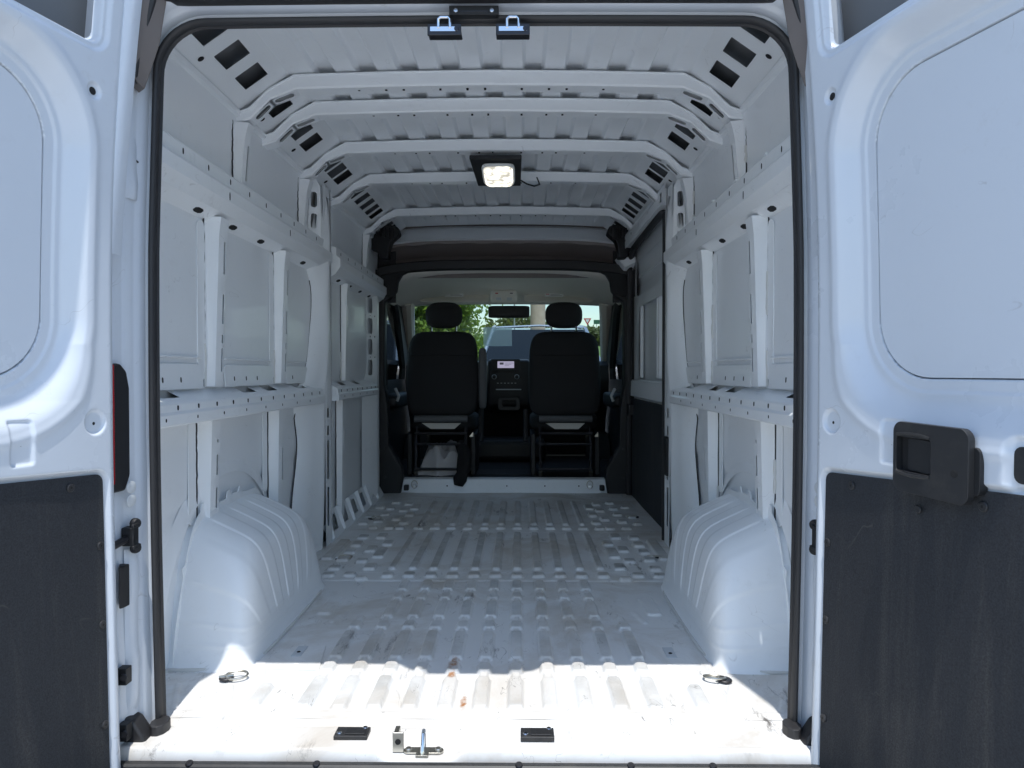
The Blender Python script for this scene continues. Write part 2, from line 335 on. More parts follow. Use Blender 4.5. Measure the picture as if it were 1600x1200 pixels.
for s in (-1, 1):
    for x, lst in ((.565, ((3.0, 3.03), (3.16, 3.24), (3.36, 3.52), (3.6, 3.68), (3.98, 4.02), (4.12, 4.2), (4.34, 4.42), (4.55, 4.7))),
                   (.625, ((3.05, 3.09), (3.28, 3.33), (3.47, 3.56), (3.75, 3.84), (3.98, 4.03), (4.22, 4.3), (4.48, 4.55), (4.7, 4.78))),
                   (.72, ((3.05, 3.09), (3.15, 3.20), (3.3, 3.36), (3.44, 3.5), (3.58, 3.66), (3.74, 3.8), (3.99, 4.03), (4.15, 4.22), (4.36, 4.42), (4.55, 4.6), (4.75, 4.8))),
                   (.80, ((3.33, 3.7), (4.1, 4.14), (4.3, 4.34), (4.6, 4.64)))):
        for y0, y1 in lst: pad(s * x, y0, y1, .05)
    pad(s * .605, 2.58, 2.78, .05, .008); pad(s * .60, 1.86, 1.985, .034); pad(s * .545, 2.5, 2.62, .016, .004, slant=-s * .2)
    pad(s * .70, 1.88, 2.0, .035, .006, slant=s * .35); pad(s * .665, 2.05, 2.16, .03, .006, slant=s * .3); pad(s * .83, 1.85, 2.0, .012, .006, slant=s * .4)
    pad(s * .72, 2.85, 2.95, .03, .007)
for ys, d in ((3.005, -.004), (3.915, -.004), (1.835, .003), (3.13, .002)):          # lap joints between the pressed sheets
    FZ += d * np.exp(-((FY - ys) / .006) ** 2)
FZ += np.where(FY > 3.005, .0022, 0) + np.where(FY > 3.915, .002, 0) - .004 * (FY > 3.915)
FZ += .0012 * np.sin(FX * 7.3 + 1.0) * np.sin(FY * 5.1) + .0008 * np.sin(FX * 21 + FY * 13)
cargo_floor = grid('cargo_floor', np.stack([FX, FY, FZ], -1), 'floor_paint', van, smooth=60)

# ---- rear sill with latch bowl
SX = np.linspace(-.86, .86, 420); ST = np.linspace(0, 1, 60)
A, T = np.meshgrid(SX, ST)
bowl = (1 - sst(-.02, .035, sdbox(A, T * 0, -.125, 0, .085, 1, .01)))
yin = 1.803; edge_y = 1.672 - .018 * bowl
prof_y = np.where(T < .62, yin + (edge_y - yin) * (T / .62), edge_y - .016 * np.sin((np.clip(T, .62, 1) - .62) / .38 * math.pi / 2))
prof_z = np.where(T < .08, -.004 * T / .08, -.004)
prof_z = np.where(T > .62, -.004 - .055 * (1 - np.cos((np.clip(T, .62, 1) - .62) / .38 * math.pi / 2)), prof_z)
prof_z = prof_z - .016 * bowl * sst(.18, .55, T) * (1 - sst(.8, 1, T)) - .0035 * (1 - sst(-.004, .008, sdbox(A, T, .40, .36, .33, .2, .02))) * 1.0
prof_z -= .004 * np.exp(-((T - .12) / .03) ** 2)
door_sill = grid('door_sill', np.stack([A, prof_y, prof_z], -1), 'floor_paint', van)
for x in (-.30, .155):                                                        # black wedge pads
    p = MB(); p.box(x - .041, x + .041, 1.705, 1.752, -.006, .006); po = p.build('sill_pad', 'worn_plastic', door_sill, .002)
    MB().box(x - .018, x + .036, 1.714, 1.744, .006, .0085).build('pad_insert', 'black_plastic', po, .001) if False else None
    MB().box(x - .016, x + .034, 1.712, 1.743, .0055, .009).build('pad_insert', 'black_plastic', door_sill, .0015)
    for dx, dy in ((-.029, 1.718), (.029, 1.743)): MB().disc((x + dx, dy, .006), (0, 0, 1), .0065, .004).build('screw', 'chrome', door_sill)
p = MB(); p.box(-.19, -.178, 1.68, 1.715, -.02, .028); p.box(-.192, -.165, 1.676, 1.682, -.018, .030); p.build('latch_bracket', 'zinc', door_sill, .002)
MB().disc((-.1785, 1.6755, .008), (0, -1, 0), .007, .0012).build('bracket_hole', 'void', door_sill)
p = MB(); plate(p, rrect(0, 0, .095, .026, .012), [], lambda u_, v_, d: (-.118 + u_, 1.682 + v_, -.014 - d), .004); p.box(-.134, -.104, 1.655, 1.685, -.019, -.0135); p.build('striker_plate', 'zinc', door_sill, .001)
MB().tube([(-.119, 1.698, -.016), (-.119, 1.698, .018), (-.119, 1.692, .027), (-.119, 1.684, .024), (-.119, 1.666, -.008), (-.119, 1.664, -.016)], .0048, 10).build('striker_loop', 'chrome', door_sill)
for dx in (-.154, -.083): MB().disc((dx, 1.682, -.0138), (0, 0, 1), .0075, .005).build('rivet', 'zinc', door_sill)
# bumper trim strip
bs = MB(); bs.loft([[(x, 1.628, -.08), (x, 1.628, -.03), (x, 1.634, -.0245), (x, 1.648, -.0245), (x, 1.652, -.03), (x, 1.652, -.08)] for x in (-.90, 0, .90)])
bumper_strip = bs.build('bumper_strip', 'worn_plastic', van, .002)
for x in (-.66, -.362, .11, .37, .56): MB().disc((x, 1.636, -.0245), (0, -.3, 1), .009, .004).build('screw', 'dark_steel', bumper_strip)
bp = MB(); bp.loft([[(x, 1.42, -.36), (x, 1.40, -.12), (x, 1.43, -.085), (x, 1.63, -.075), (x, 1.63, -.36)] for x in (-.95, 0, .95)])
bp.build('rear_bumper', 'worn_plastic', van, .01)

# ---- rear door frame (jambs + header): one profile swept round the opening
def opening(o, y, zb=-.01, nz_=26, nc=10):
    pts = []; hx, top, r = .805, 1.765, .135
    bul = lambda z: .010 * math.sin(max(0, min(1, z / 1.7)) * math.pi) - .010 * max(0, z - 1.2) / .5
    for i in range(nz_): pts.append((-1, zb + (top - r - zb) * i / nz_, 0))
    path = []
    for _, z, _ in pts: path.append((-(hx + bul(z) + o), y, z))
    for k in range(nc + 1):
        a = R(180 - 90 * k / nc); zz = top - r + (r + o) * math.sin(a); path.append((-(hx + bul(top - r) - r) + (r + o) * math.cos(a), y, zz))
    for k in range(1, 12): path.append((-(hx - r) + 2 * (hx - r) * k / 12, y, top + o + .004 * math.sin(math.pi * k / 12)))
    right = [(-x, yy, z) for x, yy, z in reversed(path[:nz_ + nc + 1])]
    return path + right
fp = [(.0, 1.79), (.0, 1.778), (.012, 1.774), (.0155, 1.763), (.018, 1.752), (.0235, 1.746), (.0265, 1.738), (.0285, 1.716), (.0335, 1.710), (.036, 1.703), (.0375, 1.684), (.046, 1.672), (.06, 1.669), (.13, 1.672)]
mb = MB(); mb.loft([opening(o, y) for o, y in fp], closed=False); door_frame = mb.build('door_frame', 'paint_shaded', van, smooth=50)
mb = MB()
sp = [(-.0008, 1.779), (-.0008, 1.765), (-.0035, 1.7575), (-.0095, 1.7565), (-.0145, 1.762), (-.0155, 1.772), (-.0155, 1.79), (-.006, 1.80), (-.002, 1.80)]
mb.loft([opening(o, y, .0) for o, y in sp + sp[:1]], closed=False); mb.loft([opening(o, y, .0) for o, y in ((-.0155, 1.776), (-.0195, 1.782), (-.0155, 1.788))], closed=False)
door_seal = mb.build('door_seal', 'rubber', van, smooth=60)
for s in (-1, 1):
    MB().loft([[(s * (.785 + .022 * math.cos(t)) , 1.748 + .032 * math.sin(t), z) for t in [k * math.pi / 5 for k in range(10)]] for z in (-.012, .012, .02)]).build('seal_foot', 'rubber', door_seal, .003)
    MB().prism([(s * .848, 1.690, -.035), (s * .792, 1.690, -.035), (s * .790, 1.690, -.012), (s * .800, 1.690, .012), (s * .822, 1.690, .045), (s * .848, 1.690, .055)], (0, .05, 0)).build('corner_boot', 'rubber', door_seal, .008, 3)
# rear roof edge above the opening with the high brake lamp housing
def hdr(x):
    e = max(0, abs(x) - .62) / .36; dz = -.20 * e ** 2.2
    return [(x, 1.735, 1.86 + dz * .3), (x, 1.70, 1.83 + dz * .3), (x, 1.682, 1.84 + dz * .3), (x, 1.672, 1.95 + dz * .7), (x, 1.675, 2.03 + dz), (x, 1.70, 2.09 + dz), (x, 1.80, 2.10 + dz)]
MB().loft([hdr(x) for x in np.linspace(-.98, .98, 41)], closed=False).build('rear_header', 'paint_shaded', van, smooth=50)
bl = MB(); bl.loft([[(x, 1.69, 1.98), (x, 1.572 + .025 * k, 2.00), (x, 1.562 + .025 * k, 2.03), (x, 1.60 + .02 * k, 2.06), (x, 1.69, 2.09)] for x, k in ((-.22, 2), (-.18, .6), (-.1, 0), (.1, 0), (.18, .6), (.22, 2))])
brake_lamp = bl.build('brake_lamp', 'black_plastic', van, .004)
MB().box(-.15, .15, 1.558, 1.575, 2.005, 2.03).build('lamp_lens', 'red_lens', brake_lamp, .003)
# rubber weather strip over the header and the moulded corner pieces
mb = MB(); mb.loft([[(x, y, 1.7865 + dz + .004 * math.cos(x / .8 * math.pi / 2) - .004) for x in np.linspace(-.79, .79, 25)] for y, dz in ((1.746, .001), (1.735, -.003), (1.705, -.004), (1.690, .002), (1.685, .03), (1.70, .05), (1.744, .05), (1.746, .001))], closed=False)
header_strip = mb.build('header_strip', 'rubber', van, smooth=60)
for s in (-1, 1):
    cs = MB(); R1 = []
    for i, (z, x0, x1, x2) in enumerate(((1.590, .815, .800, .790), (1.605, .826, .806, .785), (1.64, .820, .796, .772), (1.70, .808, .782, .752), (1.76, .795, .768, .742), (1.80, .785, .756, .735))):
        R1.append([(s * (x0 + .012), 1.668, z - .004), (s * x0, 1.652, z), (s * (x0 * .6 + x1 * .4), 1.650, z + .001), (s * x1, 1.664, z + .002), (s * (x1 * .5 + x2 * .5), 1.69, z - .012), (s * x2, 1.712, z - .02), (s * (x2 + .03), 1.74, z - .02), (s * (x0 + .02), 1.72, z)])
    cs.loft(R1); cso = cs.build('corner_seal', 'faded_rubber', van, .003)
    MB().loft([[(s * (x - .004), 1.683, z - .008), (s * (x + .012), 1.672, z - .002), (s * (x + .02), 1.70, z), (s * (x - .0), 1.72, z - .01)] for z, x in ((1.585, .802), (1.64, .79), (1.70, .775), (1.78, .752))]).build('corner_flap', 'rubber', cso, .003)

# striker bracket and the two hooked latch keepers on the header
p = MB(); p.box(-.060, .060, 1.738, 1.770, 1.757, 1.779); top_latch = p.build('latch_keeper', 'black_plastic', van, .002)
p = MB(); p.box(-.034, .034, 1.7365, 1.7385, 1.762, 1.768); p.build('keeper_slot', 'dark_steel', top_latch, .001)
for dx in (-.044, .044): MB().disc((dx, 1.738, 1.767), (0, -1, 0), .0055, .003).build('screw', 'chrome', top_latch)
for cx in (-.071, .095):
    p = MB(); p.box(cx - .041, cx + .041, 1.735, 1.775, 1.712, 1.717); p.box(cx - .041, cx + .041, 1.730, 1.737, 1.704, 1.732); lk = p.build('latch_plate', 'dark_steel', van, .002)
    MB().tube([(cx - .014, 1.728, 1.721), (cx - .014, 1.728, 1.741), (cx - .009, 1.728, 1.746), (cx + .009, 1.728, 1.746), (cx + .014, 1.728, 1.741), (cx + .014, 1.728, 1.721)], .0036, 8).build('latch_hook', 'chrome', lk)
    MB().box(cx - .034, cx + .034, 1.7285, 1.7295, 1.713, 1.724).build('polished_face', 'chrome', lk)
    MB().disc((cx + .030, 1.729, 1.719), (0, -1, 0), .006, .003).build('rivet', 'dark_steel', lk)

# ---- roof: corrugated sheet
RX = np.linspace(-.735, .735, 420); RY = np.linspace(1.79, 5.32, 24)
GX, GY = np.meshgrid(RX, RY)
ph = ((GX + .038) / .152) % 1.0
wv = sst(.04, .14, ph) - sst(.5, .6, ph)
roof_z = 1.972 + .018 * (1 - (GX / .735) ** 2) + .020 * wv * (np.abs(GX) < .70) * (GY < 5.15) * (GY > 1.80)
grid('roof_sheet', np.stack([GX, GY, roof_z], -1), 'thin_paint', van, smooth=35)

BOWS = [2.60, 2.86, 3.36, 3.90, 4.72]
BP = [(.925, 1.797), (.872, 1.815), (.80, 1.884), (.705, 1.922), (.35, 1.931), (0, 1.935)]
def cant(t): return (.925 + (.728 - .925) * t, 1.835 + (1.972 - 1.835) * t)     # slanted strip from wall top to roof sheet
hole_no = {0: (2.13, 2.30, 2.465), 1: (2.745,), 2: (3.02, 3.17), 3: (3.50, 3.62, 3.74), 4: (4.06, 4.2, 4.34, 4.48, 4.60), 5: (4.86, 4.99, 5.1)}
edges_ = [1.80] + BOWS + [5.30]
for s in (-1, 1):
    for i in range(6):
        y0, y1 = edges_[i] - .002, edges_[i + 1] + .002
        hs = [rrect(yc, .56, .10 if i < 4 else .085, .40, .008, 2) for yc in hole_no[i] if not (s > 0 and i == 0 and False)]
        mb = MB()
        def fn(u_, v_, d, s=s):
            x, z = cant(v_); return (s * (x + d * .57), u_, z + d * .82)
        plate(mb, [(y0, 0.0), (y1, 0.0), (y1, 1.0), (y0, 1.0)], hs, fn, .0012)
        rail = mb.build('cant_rail', 'paint', van, smooth=20)
        MB().loft([[(s * (cant(t_)[0] + .030), y, cant(t_)[1] + .043) for t_ in (-.05, .3, .7, 1.02)] for y in (y0, y1)], closed=False).build('hole_shade_liner', 'primer_shade', rail)  # added dark sheet so the square openings look shaded inside
        if i < 4: MB().disc((s * (cant(.22)[0] - .0005), (y0 + y1) / 2 + .02, cant(.22)[1] - .0008), (-s * .57, 0, -.82), .011, .0008).build('bolt_hole', 'void', rail)
    # folded seam where strip meets the wall top
    MB().loft([[(s * .905, y, 1.845), (s * .912, y, 1.835), (s * .93, y, 1.828), (s * .93, y, 1.82), (s * .908, y, 1.826)] for y in (1.81, 5.25)]).build('roof_seam', 'paint', van, .002)

def bow(yb, i):
    w = .072; bw = MB(); last_bow = i == 4
    path = [(-x, z) for x, z in BP] + [(x, z) for x, z in reversed(BP[:-1])]
    tops = [(x, z + .045 if abs(x) < .75 else z + .032) for x, z in path]
    h_ = [(.0)] * len(path)
    # front flange, rounded bottom edge, back flange
    for yy, nxt in ((yb, 1), (yb + w, -1)):
        bw.loft([[(x, yy, zt) for (x, zt) in tops], [(x, yy, z + .006) for (x, z) in path], [(x, yy + nxt * .0055, z) for (x, z) in path]], closed=False)
    bw.loft([[(x, yb - .014, zt + .002) for (x, zt) in tops], [(x, yb, zt) for (x, zt) in tops]], closed=False)
    for k in range(len(path) - 1):
        (xa, za), (xb, zb) = path[k], path[k + 1]; L = math.hypot(xb - xa, zb - za); ux, uz = (xb - xa) / L, (zb - za) / L
        hs = []
        if k in (1, len(path) - 3): hs = [rrect(L * .5, w / 2, L * .72, .030, .014)]
        if k in (2, len(path) - 4): hs = [rrect(L * .46, w / 2, L * .74, .030, .014)]
        plate(bw, [(0, .0055), (L, .0055), (L, w - .0055), (0, w - .0055)], hs, lambda u_, v_, d: (xa + ux * u_ - uz * d * 0, yb + v_, za + uz * u_ + d), .0012)
    o = bw.build('roof_bow', 'paint', van, smooth=32)
    MB().loft([[(x, y, z + .022) for x, z in path[1:-1]] for y in (yb + .004, yb + w - .004)], closed=False).build('bow_shade_liner', 'primer_shade', o)  # dark strip added above the slots to carry their shade
    dots = MB()
    for q in range(13):
        x = -.6 + q * .1 + (.02 if q % 3 else -.015); dots.box(x - .004, x + .004, yb + .03, yb + .038, 1.931 + .003 * (1 - (x / .7) ** 2) - .0055, 1.931 + .004)
    dots.build('punched_holes', 'void', o, kind='stuff', smooth=0)
    return o
for i, yb in enumerate(BOWS): bow(yb, i)

# ---- wall skins
def skin(s):
    prof = [(.935, -.05), (.945, .2), (.945, .42), (.938, .52), (.938, .74), (.938, .80), (.916, .84), (.913, .95), (.916, 1.2), (.914, 1.38), (.925, 1.45), (.930, 1.55), (.922, 1.84), (.915, 1.87)]
    zz = np.linspace(-.05, 1.87, 90); xx = np.interp(zz, [p[1] for p in prof], [p[0] for p in prof])
    k = np.ones(9) / 9; xx = np.concatenate([xx[:4], np.convolve(xx, k, 'valid'), xx[-4:]])
    yend = 5.2 if s < 0 else 3.80
    yy = np.linspace(1.78, yend, 60); Zg, Yg = np.meshgrid(zz, yy)
    Xg = np.tile(xx, (60, 1))
    # shallow pressed line along the lower side and slow oil-canning of the thin sheet
    Xg = Xg + .006 * np.exp(-((Zg - .47 - .02 * np.sin(Yg * 2)) / .03) ** 2) + .0016 * np.sin(Yg * 6.1 + s) * np.sin(Zg * 4.7)
    return grid('wall_skin', np.stack([s * Xg, Yg, Zg], -1), 'thin_paint', van, smooth=60)
for s in (-1, 1): skin(s)

# ---- rails
def small_holes(parent, pts, nrm, w, h, axis_u=(0, 1, 0)):
    mb = MB(); nrm = Vector(nrm).normalized(); u_ = Vector(axis_u); v_ = nrm.cross(u_)
    for p in pts:
        p = Vector(p)
        mb.prism([tuple(p + u_ * w / 2 * a + v_ * h / 2 * b_ + nrm * .0006) for a, b_ in ((-1, -.5), (-.5, -1), (.5, -1), (1, -.5), (1, .5), (.5, 1), (-.5, 1), (-1, .5))], tuple(-nrm * .004))
    return mb.build('punched_holes', 'void', parent, kind='stuff', smooth=0)
UR = [(.93, 1.562), (.893, 1.562), (.872, 1.558), (.868, 1.552), (.868, 1.515), (.862, 1.508), (.850, 1.500), (.846, 1.494), (.846, 1.452), (.850, 1.446), (.866, 1.424), (.870, 1.416), (.925, 1.380), (.935, 1.376)]
def upper_rail(s, y0, y1):
    o = MB().loft([[(s * x, y, z) for x, z in UR] for y in (y0, y1)], closed=False).build('upper_rail', 'paint', van, smooth=25)
    MB().add([(s * x, y0 + .001, z) for x, z in UR], [tuple(range(len(UR)))]).build('rail_end', 'paint', o)
    n_ = int((y1 - y0) / .17)
    small_holes(o, [(s * .868, y0 + .1 + k * .17, 1.533) for k in range(n_)], (-s, 0, 0), .008, .018)
    small_holes(o, [(s * .846, y0 + .55 + k * .62, 1.47) for k in range(max(1, int((y1 - y0 - .4) / .62)))], (-s, 0, 0), .008, .026)
    small_holes(o, [(s * .8975, y0 + .16 + k * .27, 1.398) for k in range(int((y1 - y0) / .27))], (-s * .55, 0, -.83), .055, .022)
    if s > 0:
        for k in range(int((y1 - y0) / .30)): MB().box(s * .872, s * .892, y0 + .12 + k * .3, y0 + .145 + k * .3, 1.56, 1.57).build('weld_tab', 'paint', o, .003)
    return o
BR = [(.94, .842), (.866, .806), (.859, .802), (.856, .797), (.855, .778), (.852, .774), (.849, .770), (.849, .742), (.853, .737), (.90, .733), (.94, .731)]
def belt_rail(s, y0, y1, hs):
    mb = MB(); mb.loft([[(s * x, y, z) for x, z in BR[1:]] for y in (y0, y1)], closed=False)
    plate(mb, [(y0, 0), (y1, 0), (y1, 1), (y0, 1)], [rrect(yc, .5, w, .52, .012, 2) for yc, w in hs], lambda u_, v_, d: (s * (.866 + .076 * v_), u_, .806 + .038 * v_ - d), .0015)
    # added dark channel under the ledge stands in for shade in the openings
    ln = MB().loft([[(s * .868, y, .79), (s * .868, y, .762), (s * .94, y, .762)] for y in (y0, y1)], closed=False)
    mb.add([(s * x, y0 + .001, z) for x, z in BR], [tuple(range(len(BR)))])
    o = mb.build('belt_rail', 'paint', van, smooth=25); ln.build('rail_shade_liner', 'primer_shade', o)
    n_ = int((y1 - y0) / .13)
    small_holes(o, [(s * .855, y0 + .07 + k * .13, .788) for k in range(n_)] + [(s * .855, y0 + .33, .788)], (-s, 0, 0), .009, .014)
    small_holes(o, [(s * .849, y0 + .12 + k * .19, .757) for k in range(int((y1 - y0) / .19))], (-s, 0, 0), .007, .010)
    return o
belt1 = [(2.02, .11), (2.62, .13), (2.86, .12), (3.25, .13)]
for s in (-1, 1):
    upper_rail(s, 1.80, 3.64); belt_rail(s, 1.80, 3.50, [(a, b_) for a, b_ in belt1])
    # splice plate at the rear end of the upper rail
    MB().loft([[(s * (x - .002), y, z) for x, z in UR[2:13]] for y in (1.80, 1.945)], closed=False).build('rail_splice', 'paint', van, smooth=25)
upper_rail(-1, 3.80, 5.14); belt_rail(-1, 3.78, 4.84, [(4.02, .12), (4.38, .12)])

# ---- posts (hat sections) with slotted inner faces, dark gap-shadow strip and sealant beads
def post(s, y, z0, z1, xi0, xi1, w=.062, slots=None, back=.936, flare=0.02):
    mb = MB(); nz_ = 10
    X = lambda z: xi0 + (xi1 - xi0) * (z - z0) / (z1 - z0) - flare * max(0, (z - z1 + .09) / .09) ** 2
    zs = [z0 + (z1 - z0) * k / nz_ for k in range(nz_ + 1)]
    # side facing the rear door, then the far side, then outer flanges on the skin
    mb.loft([[(s * (X(z) + .004), y, z), (s * (X(z) + .012), y - .001, z), (s * back, y - .010, z), (s * back, y - .030, z)] for z in zs], closed=False)
    mb.loft([[(s * (X(z) + .004), y + w, z), (s * back, y + w + .010, z), (s * back, y + w + .028, z)] for z in zs], closed=False)
    sl = slots or []
    plate(mb, [(y, z0)] + [(y + w, z) for z in zs] + [(y, z) for z in reversed(zs[1:])], [rrect(y + w * .62, zc, .013, hh, .006, 3) for zc, hh in sl], lambda u_, v_, d: (s * (X(v_) + d + .003 * (1 if u_ in (y, y + w) else 0)), u_, v_), .0012)
    o = mb.build('wall_post', 'paint', van, smooth=28)
    r = random.Random(int(y * 1000 + z0 * 77 + s * 5))
    gp = [(s * (back - .0035 + .0006 * r.random()), y - .031 + .003 * r.uniform(-1, 1), z0 + (z1 - z0) * k / 24) for k in range(25)]
    MB().tube(gp, lambda t_: .0026, 5).build('gap_shadow', 'dark_gap', o)  # dark strip draws the shadow line of the gap beside the post
    a = r.uniform(.15, .3)
    for (t0, t1) in ((0.0, a), (a + .2, a + .45)):
        if s > 0 or t0 == 0.0:
            k0, k1 = int(t0 * 24), int(t1 * 24)
            MB().tube([(p[0] - s * .003, p[1] - .003, p[2]) for p in gp[k0:k1 + 1]], lambda t_: .0035 + .002 * abs(math.sin(t_ * 31)), 6).build('sealant_bead', 'sealant', o)
    return o
for s in (-1, 1):
    for y in (2.335, 2.985):
        post(s, y, .842, 1.40, .890, .872, .066, back=.917, flare=.006, slots=[(1.27, .11), (1.10, .10), (1.0, .03), (.93, .08)])
        post(s, y - .02, -.02 if y > 2.6 else .3, .735, .905, .892, .066, slots=[(.66, .012), (.58, .07), (.47, .07), (.36, .06)] if y < 2.6 else [(.5, .14), (.28, .1)], flare=0)
    for y in (2.60, 3.36): post(s, y, 1.56, 1.80, .905, .885, .055, slots=[(1.66, .13)], back=.928, flare=0.012)
def flange(s, y, z0, z1, x, w=.052):
    mb = MB(); plate(mb, rrect(y, (z0 + z1) / 2, w, z1 - z0, .02, 4), [], lambda u_, v_, d: (s * (x + .006 * abs(u_ - y) / w + d), u_, v_), .003); return mb.build('panel_flange', 'paint', van, .002)
for s in (-1, 1):
    for y in (2.335, 2.985): flange(s, y - .058, .865, 1.375, .908); flange(s, y + .118, .865, 1.375, .908, .04)
    for y in (2.315, 2.965): flange(s, y - .062, .40, .73, .930); flange(s, y + .120, .40, .73, .930, .04)
    for y0, y1 in ((1.82, 2.27), (2.44, 2.92), (3.09, 3.40)):
        mb = MB(); plate(mb, [(y0, .838), (y1, .838), (y1, .905), (y1 - .02, .915), (y0 + .02, .915), (y0, .905)], [], lambda u_, v_, d: (s * (.902 + .06 * (v_ - .838) + d), u_, v_), .004); pf = mb.build('panel_flange', 'paint', van, .002)
        small_holes(pf, [(s * .9035, y0 + .08 + .11 * k, .866) for k in range(int((y1 - y0 - .1) / .11))], (-s, 0, .06), .008, .016)
        MB().tube([(s * .9085, y0 + .01, .935), (s * .9085, y1 - .01, .935)], .0035, 8).build('panel_bead', 'paint', pf)
post(-1, 4.10, .84, 1.40, .892, .880, .05, back=.917, flare=.006, slots=[(1.2, .1)]); post(-1, 4.06, .02, .735, .905, .898, .055, slots=[(.5, .12)], flare=0)
post(-1, 4.72, 1.56, 1.80, .905, .888, .05, slots=[(1.66, .12)], back=.928, flare=.012)

# ---- middle pillars
def mid_pillar(s):
    prof = [  # z, y at skin (near), x inner, y inner near, y inner far
        (-.02, 3.24, .878, 3.52, 3.66), (.10, 3.22, .874, 3.53, 3.66), (.30, 3.25, .868, 3.53, 3.66), (.45, 3.31, .866, 3.53, 3.66), (.55, 3.34, .864, 3.53, 3.665), (.70, 3.28, .862, 3.52, 3.665), (.83, 3.29, .858, 3.53, 3.67),
        (.90, 3.40, .852, 3.55, 3.67), (1.05, 3.45, .850, 3.56, 3.67), (1.20, 3.50, .852, 3.565, 3.675), (1.32, 3.50, .852, 3.57, 3.68), (1.40, 3.40, .848, 3.56, 3.69), (1.56, 3.50, .852, 3.60, 3.70), (1.70, 3.58, .868, 3.63, 3.71), (1.80, 3.60, .885, 3.65, 3.72), (1.84, 3.55, .90, 3.64, 3.74)]
    zs = np.linspace(-.02, 1.84, 60); cols = [np.interp(zs, [p[0] for p in prof], [p[i] for p in prof]) for i in range(1, 5)]
    k = np.array([1, 2, 3, 2, 1]) / 9.
    cols = [np.concatenate([c[:2], np.convolve(c, k, 'valid'), c[-2:]]) for c in cols]
    ys, xi, yn, yf = cols; rings = []
    for i, z in enumerate(zs):
        bk = .938 if z < .82 else .918
        rings.append([(s * bk, ys[i], z), (s * (bk - .01), ys[i] + .008, z), (s * ((bk - .01) * .35 + xi[i] * .65), ys[i] * .45 + yn[i] * .55, z), (s * (xi[i] + .006), yn[i] - .010, z), (s * xi[i], yn[i], z), (s * (xi[i] + .001), yn[i] + .028, z), (s * (xi[i] + .012), yn[i] + .036, z)])
    P = np.array(rings)
    o = grid('side_pillar', P, 'paint', van, smooth=38)
    # inner face with its openings
    mb = MB()
    hs = [rrect(3.625, zc, .040, hh, .012, 3) for zc, hh in ((.20, .20), (.44, .20), (.59, .05), (.68, .05))] + [rrect(3.63, zc, .018, hh, .008, 3) for zc, hh in ((.98, .10), (1.13, .05))] + [rrect(3.66, zc, .05, .10, .024, 5) for zc in (1.62, 1.74)]
    plate(mb, [(3.588, -.02), (3.70, -.02), (3.70, 1.84), (3.588, 1.84)], hs, lambda u_, v_, d: (s * (.868 + .010 * max(0, (v_ - 1.5) / .3) + d), u_, v_), .0012)
    mb.loft([[(s * .868, 3.70, z), (s * .90, 3.735, z), (s * .94, 3.75, z)] for z in (-.02, 1.84)], closed=False)
    mb.build('pillar_face', 'paint', o, smooth=25)
    MB().loft([[(s * .905, 3.54, z), (s * .908, 3.62, z), (s * .908, 3.72, z)] for z in (0, 1.82)], closed=False).build('pillar_shade_liner', 'primer_shade', o)  # dark sheet added behind the pillar openings as painted shade
    # rear-facing upper plate with two big obround openings under the roof
    mb = MB(); plate(mb, [(.865, 1.55), (.93, 1.55), (.93, 1.86), (.90, 1.86), (.868, 1.80)], [rrect(.897, zc, .030, .075, .014, 5) for zc in (1.63, 1.735)], lambda u_, v_, d: (s * u_, 3.50 + (u_ - .865) * -.3 + d, v_), .0015)
    mb.build('pillar_gusset', 'paint', o, smooth=25)
    MB().box(s * .905, s * .925, 3.318, 3.325, .10, .125).build('jack_hole', 'void', o)
    MB().tube([(s * ((.938 if z_ < .82 else .917) - .0025), y_ - .004, z_) for y_, z_ in zip(ys[4:44], zs[4:44]) if z_ < .70 or z_ > .86], .0026, 5).build('gap_shadow', 'dark_gap', o)  # dark strip drawn in as the shadow line along the pillar edge
    return o
for s in (-1, 1): mid_pillar(s)

# ---- front-left bay: slotted lock pillar, gussets at the floor
mb = MB()
a_, b_ = Vector((-.934, 4.70)), Vector((-.872, 4.90))
def lock(u_, v_, d):
    p = a_ + (b_ - a_) * u_; return (p.x - d * .9, p.y + d * .3, v_)
plate(mb, [(0, .0), (1, .0), (1, 1.42), (0, 1.42)], [rrect(.55, zc, .34, .105, .05, 6) for zc in (.92, 1.06, 1.20, 1.34)], lock, .0015)
mb.loft([[(-.872, 4.90, z), (-.868, 4.94, z), (-.885, 5.04, z), (-.935, 5.16, z)] for z in (0, 1.42)], closed=False)
lock_pillar = mb.build('lock_pillar', 'paint', van, smooth=25)
small = MB()
for zc in (.99, 1.13, 1.27):
    for du in (.25, .55, .85):
        p0 = lock(du, zc, -.0008); small.box(p0[0] - .003, p0[0] + .003, p0[1] - .002, p0[1] + .001, zc - .004, zc + .004)
small.build('punched_holes', 'void', lock_pillar, kind='stuff', smooth=0)
MB().loft([[(-.93, 4.68, z), (-.905, 4.74, z), (-.885, 4.80, z), (-.90, 4.86, z), (-.88, 4.90, z)] for z in (.0, .3, .5, .73)], closed=False).build('lower_panel', 'paint', van)
mb = MB(); hs = []
for k in range(5):
    y = 3.78 + k * .235; hs.append([(y, .25), (y + .10, .25), (y + .16, .80), (y + .06, .80)])
plate(mb, [(3.66, 0), (5.10, 0), (5.10, 1), (3.66, 1)], hs, lambda u_, v_, d: (-(.862 + .07 * v_ + d * .5), u_, .004 + .125 * v_ - d), .002)
gus = mb.build('floor_gusset', 'paint', van, smooth=20)
for k in range(6):
    y = 3.70 + k * .235
    MB().loft([[(-.866, y, .008), (-.866, y + .03, .008), (-.855, y + .015, .02)], [(-.932, y + .06, .128), (-.932, y + .09, .128), (-.91, y + .075, .140)]]).build('gusset_rib', 'paint', gus, .004)
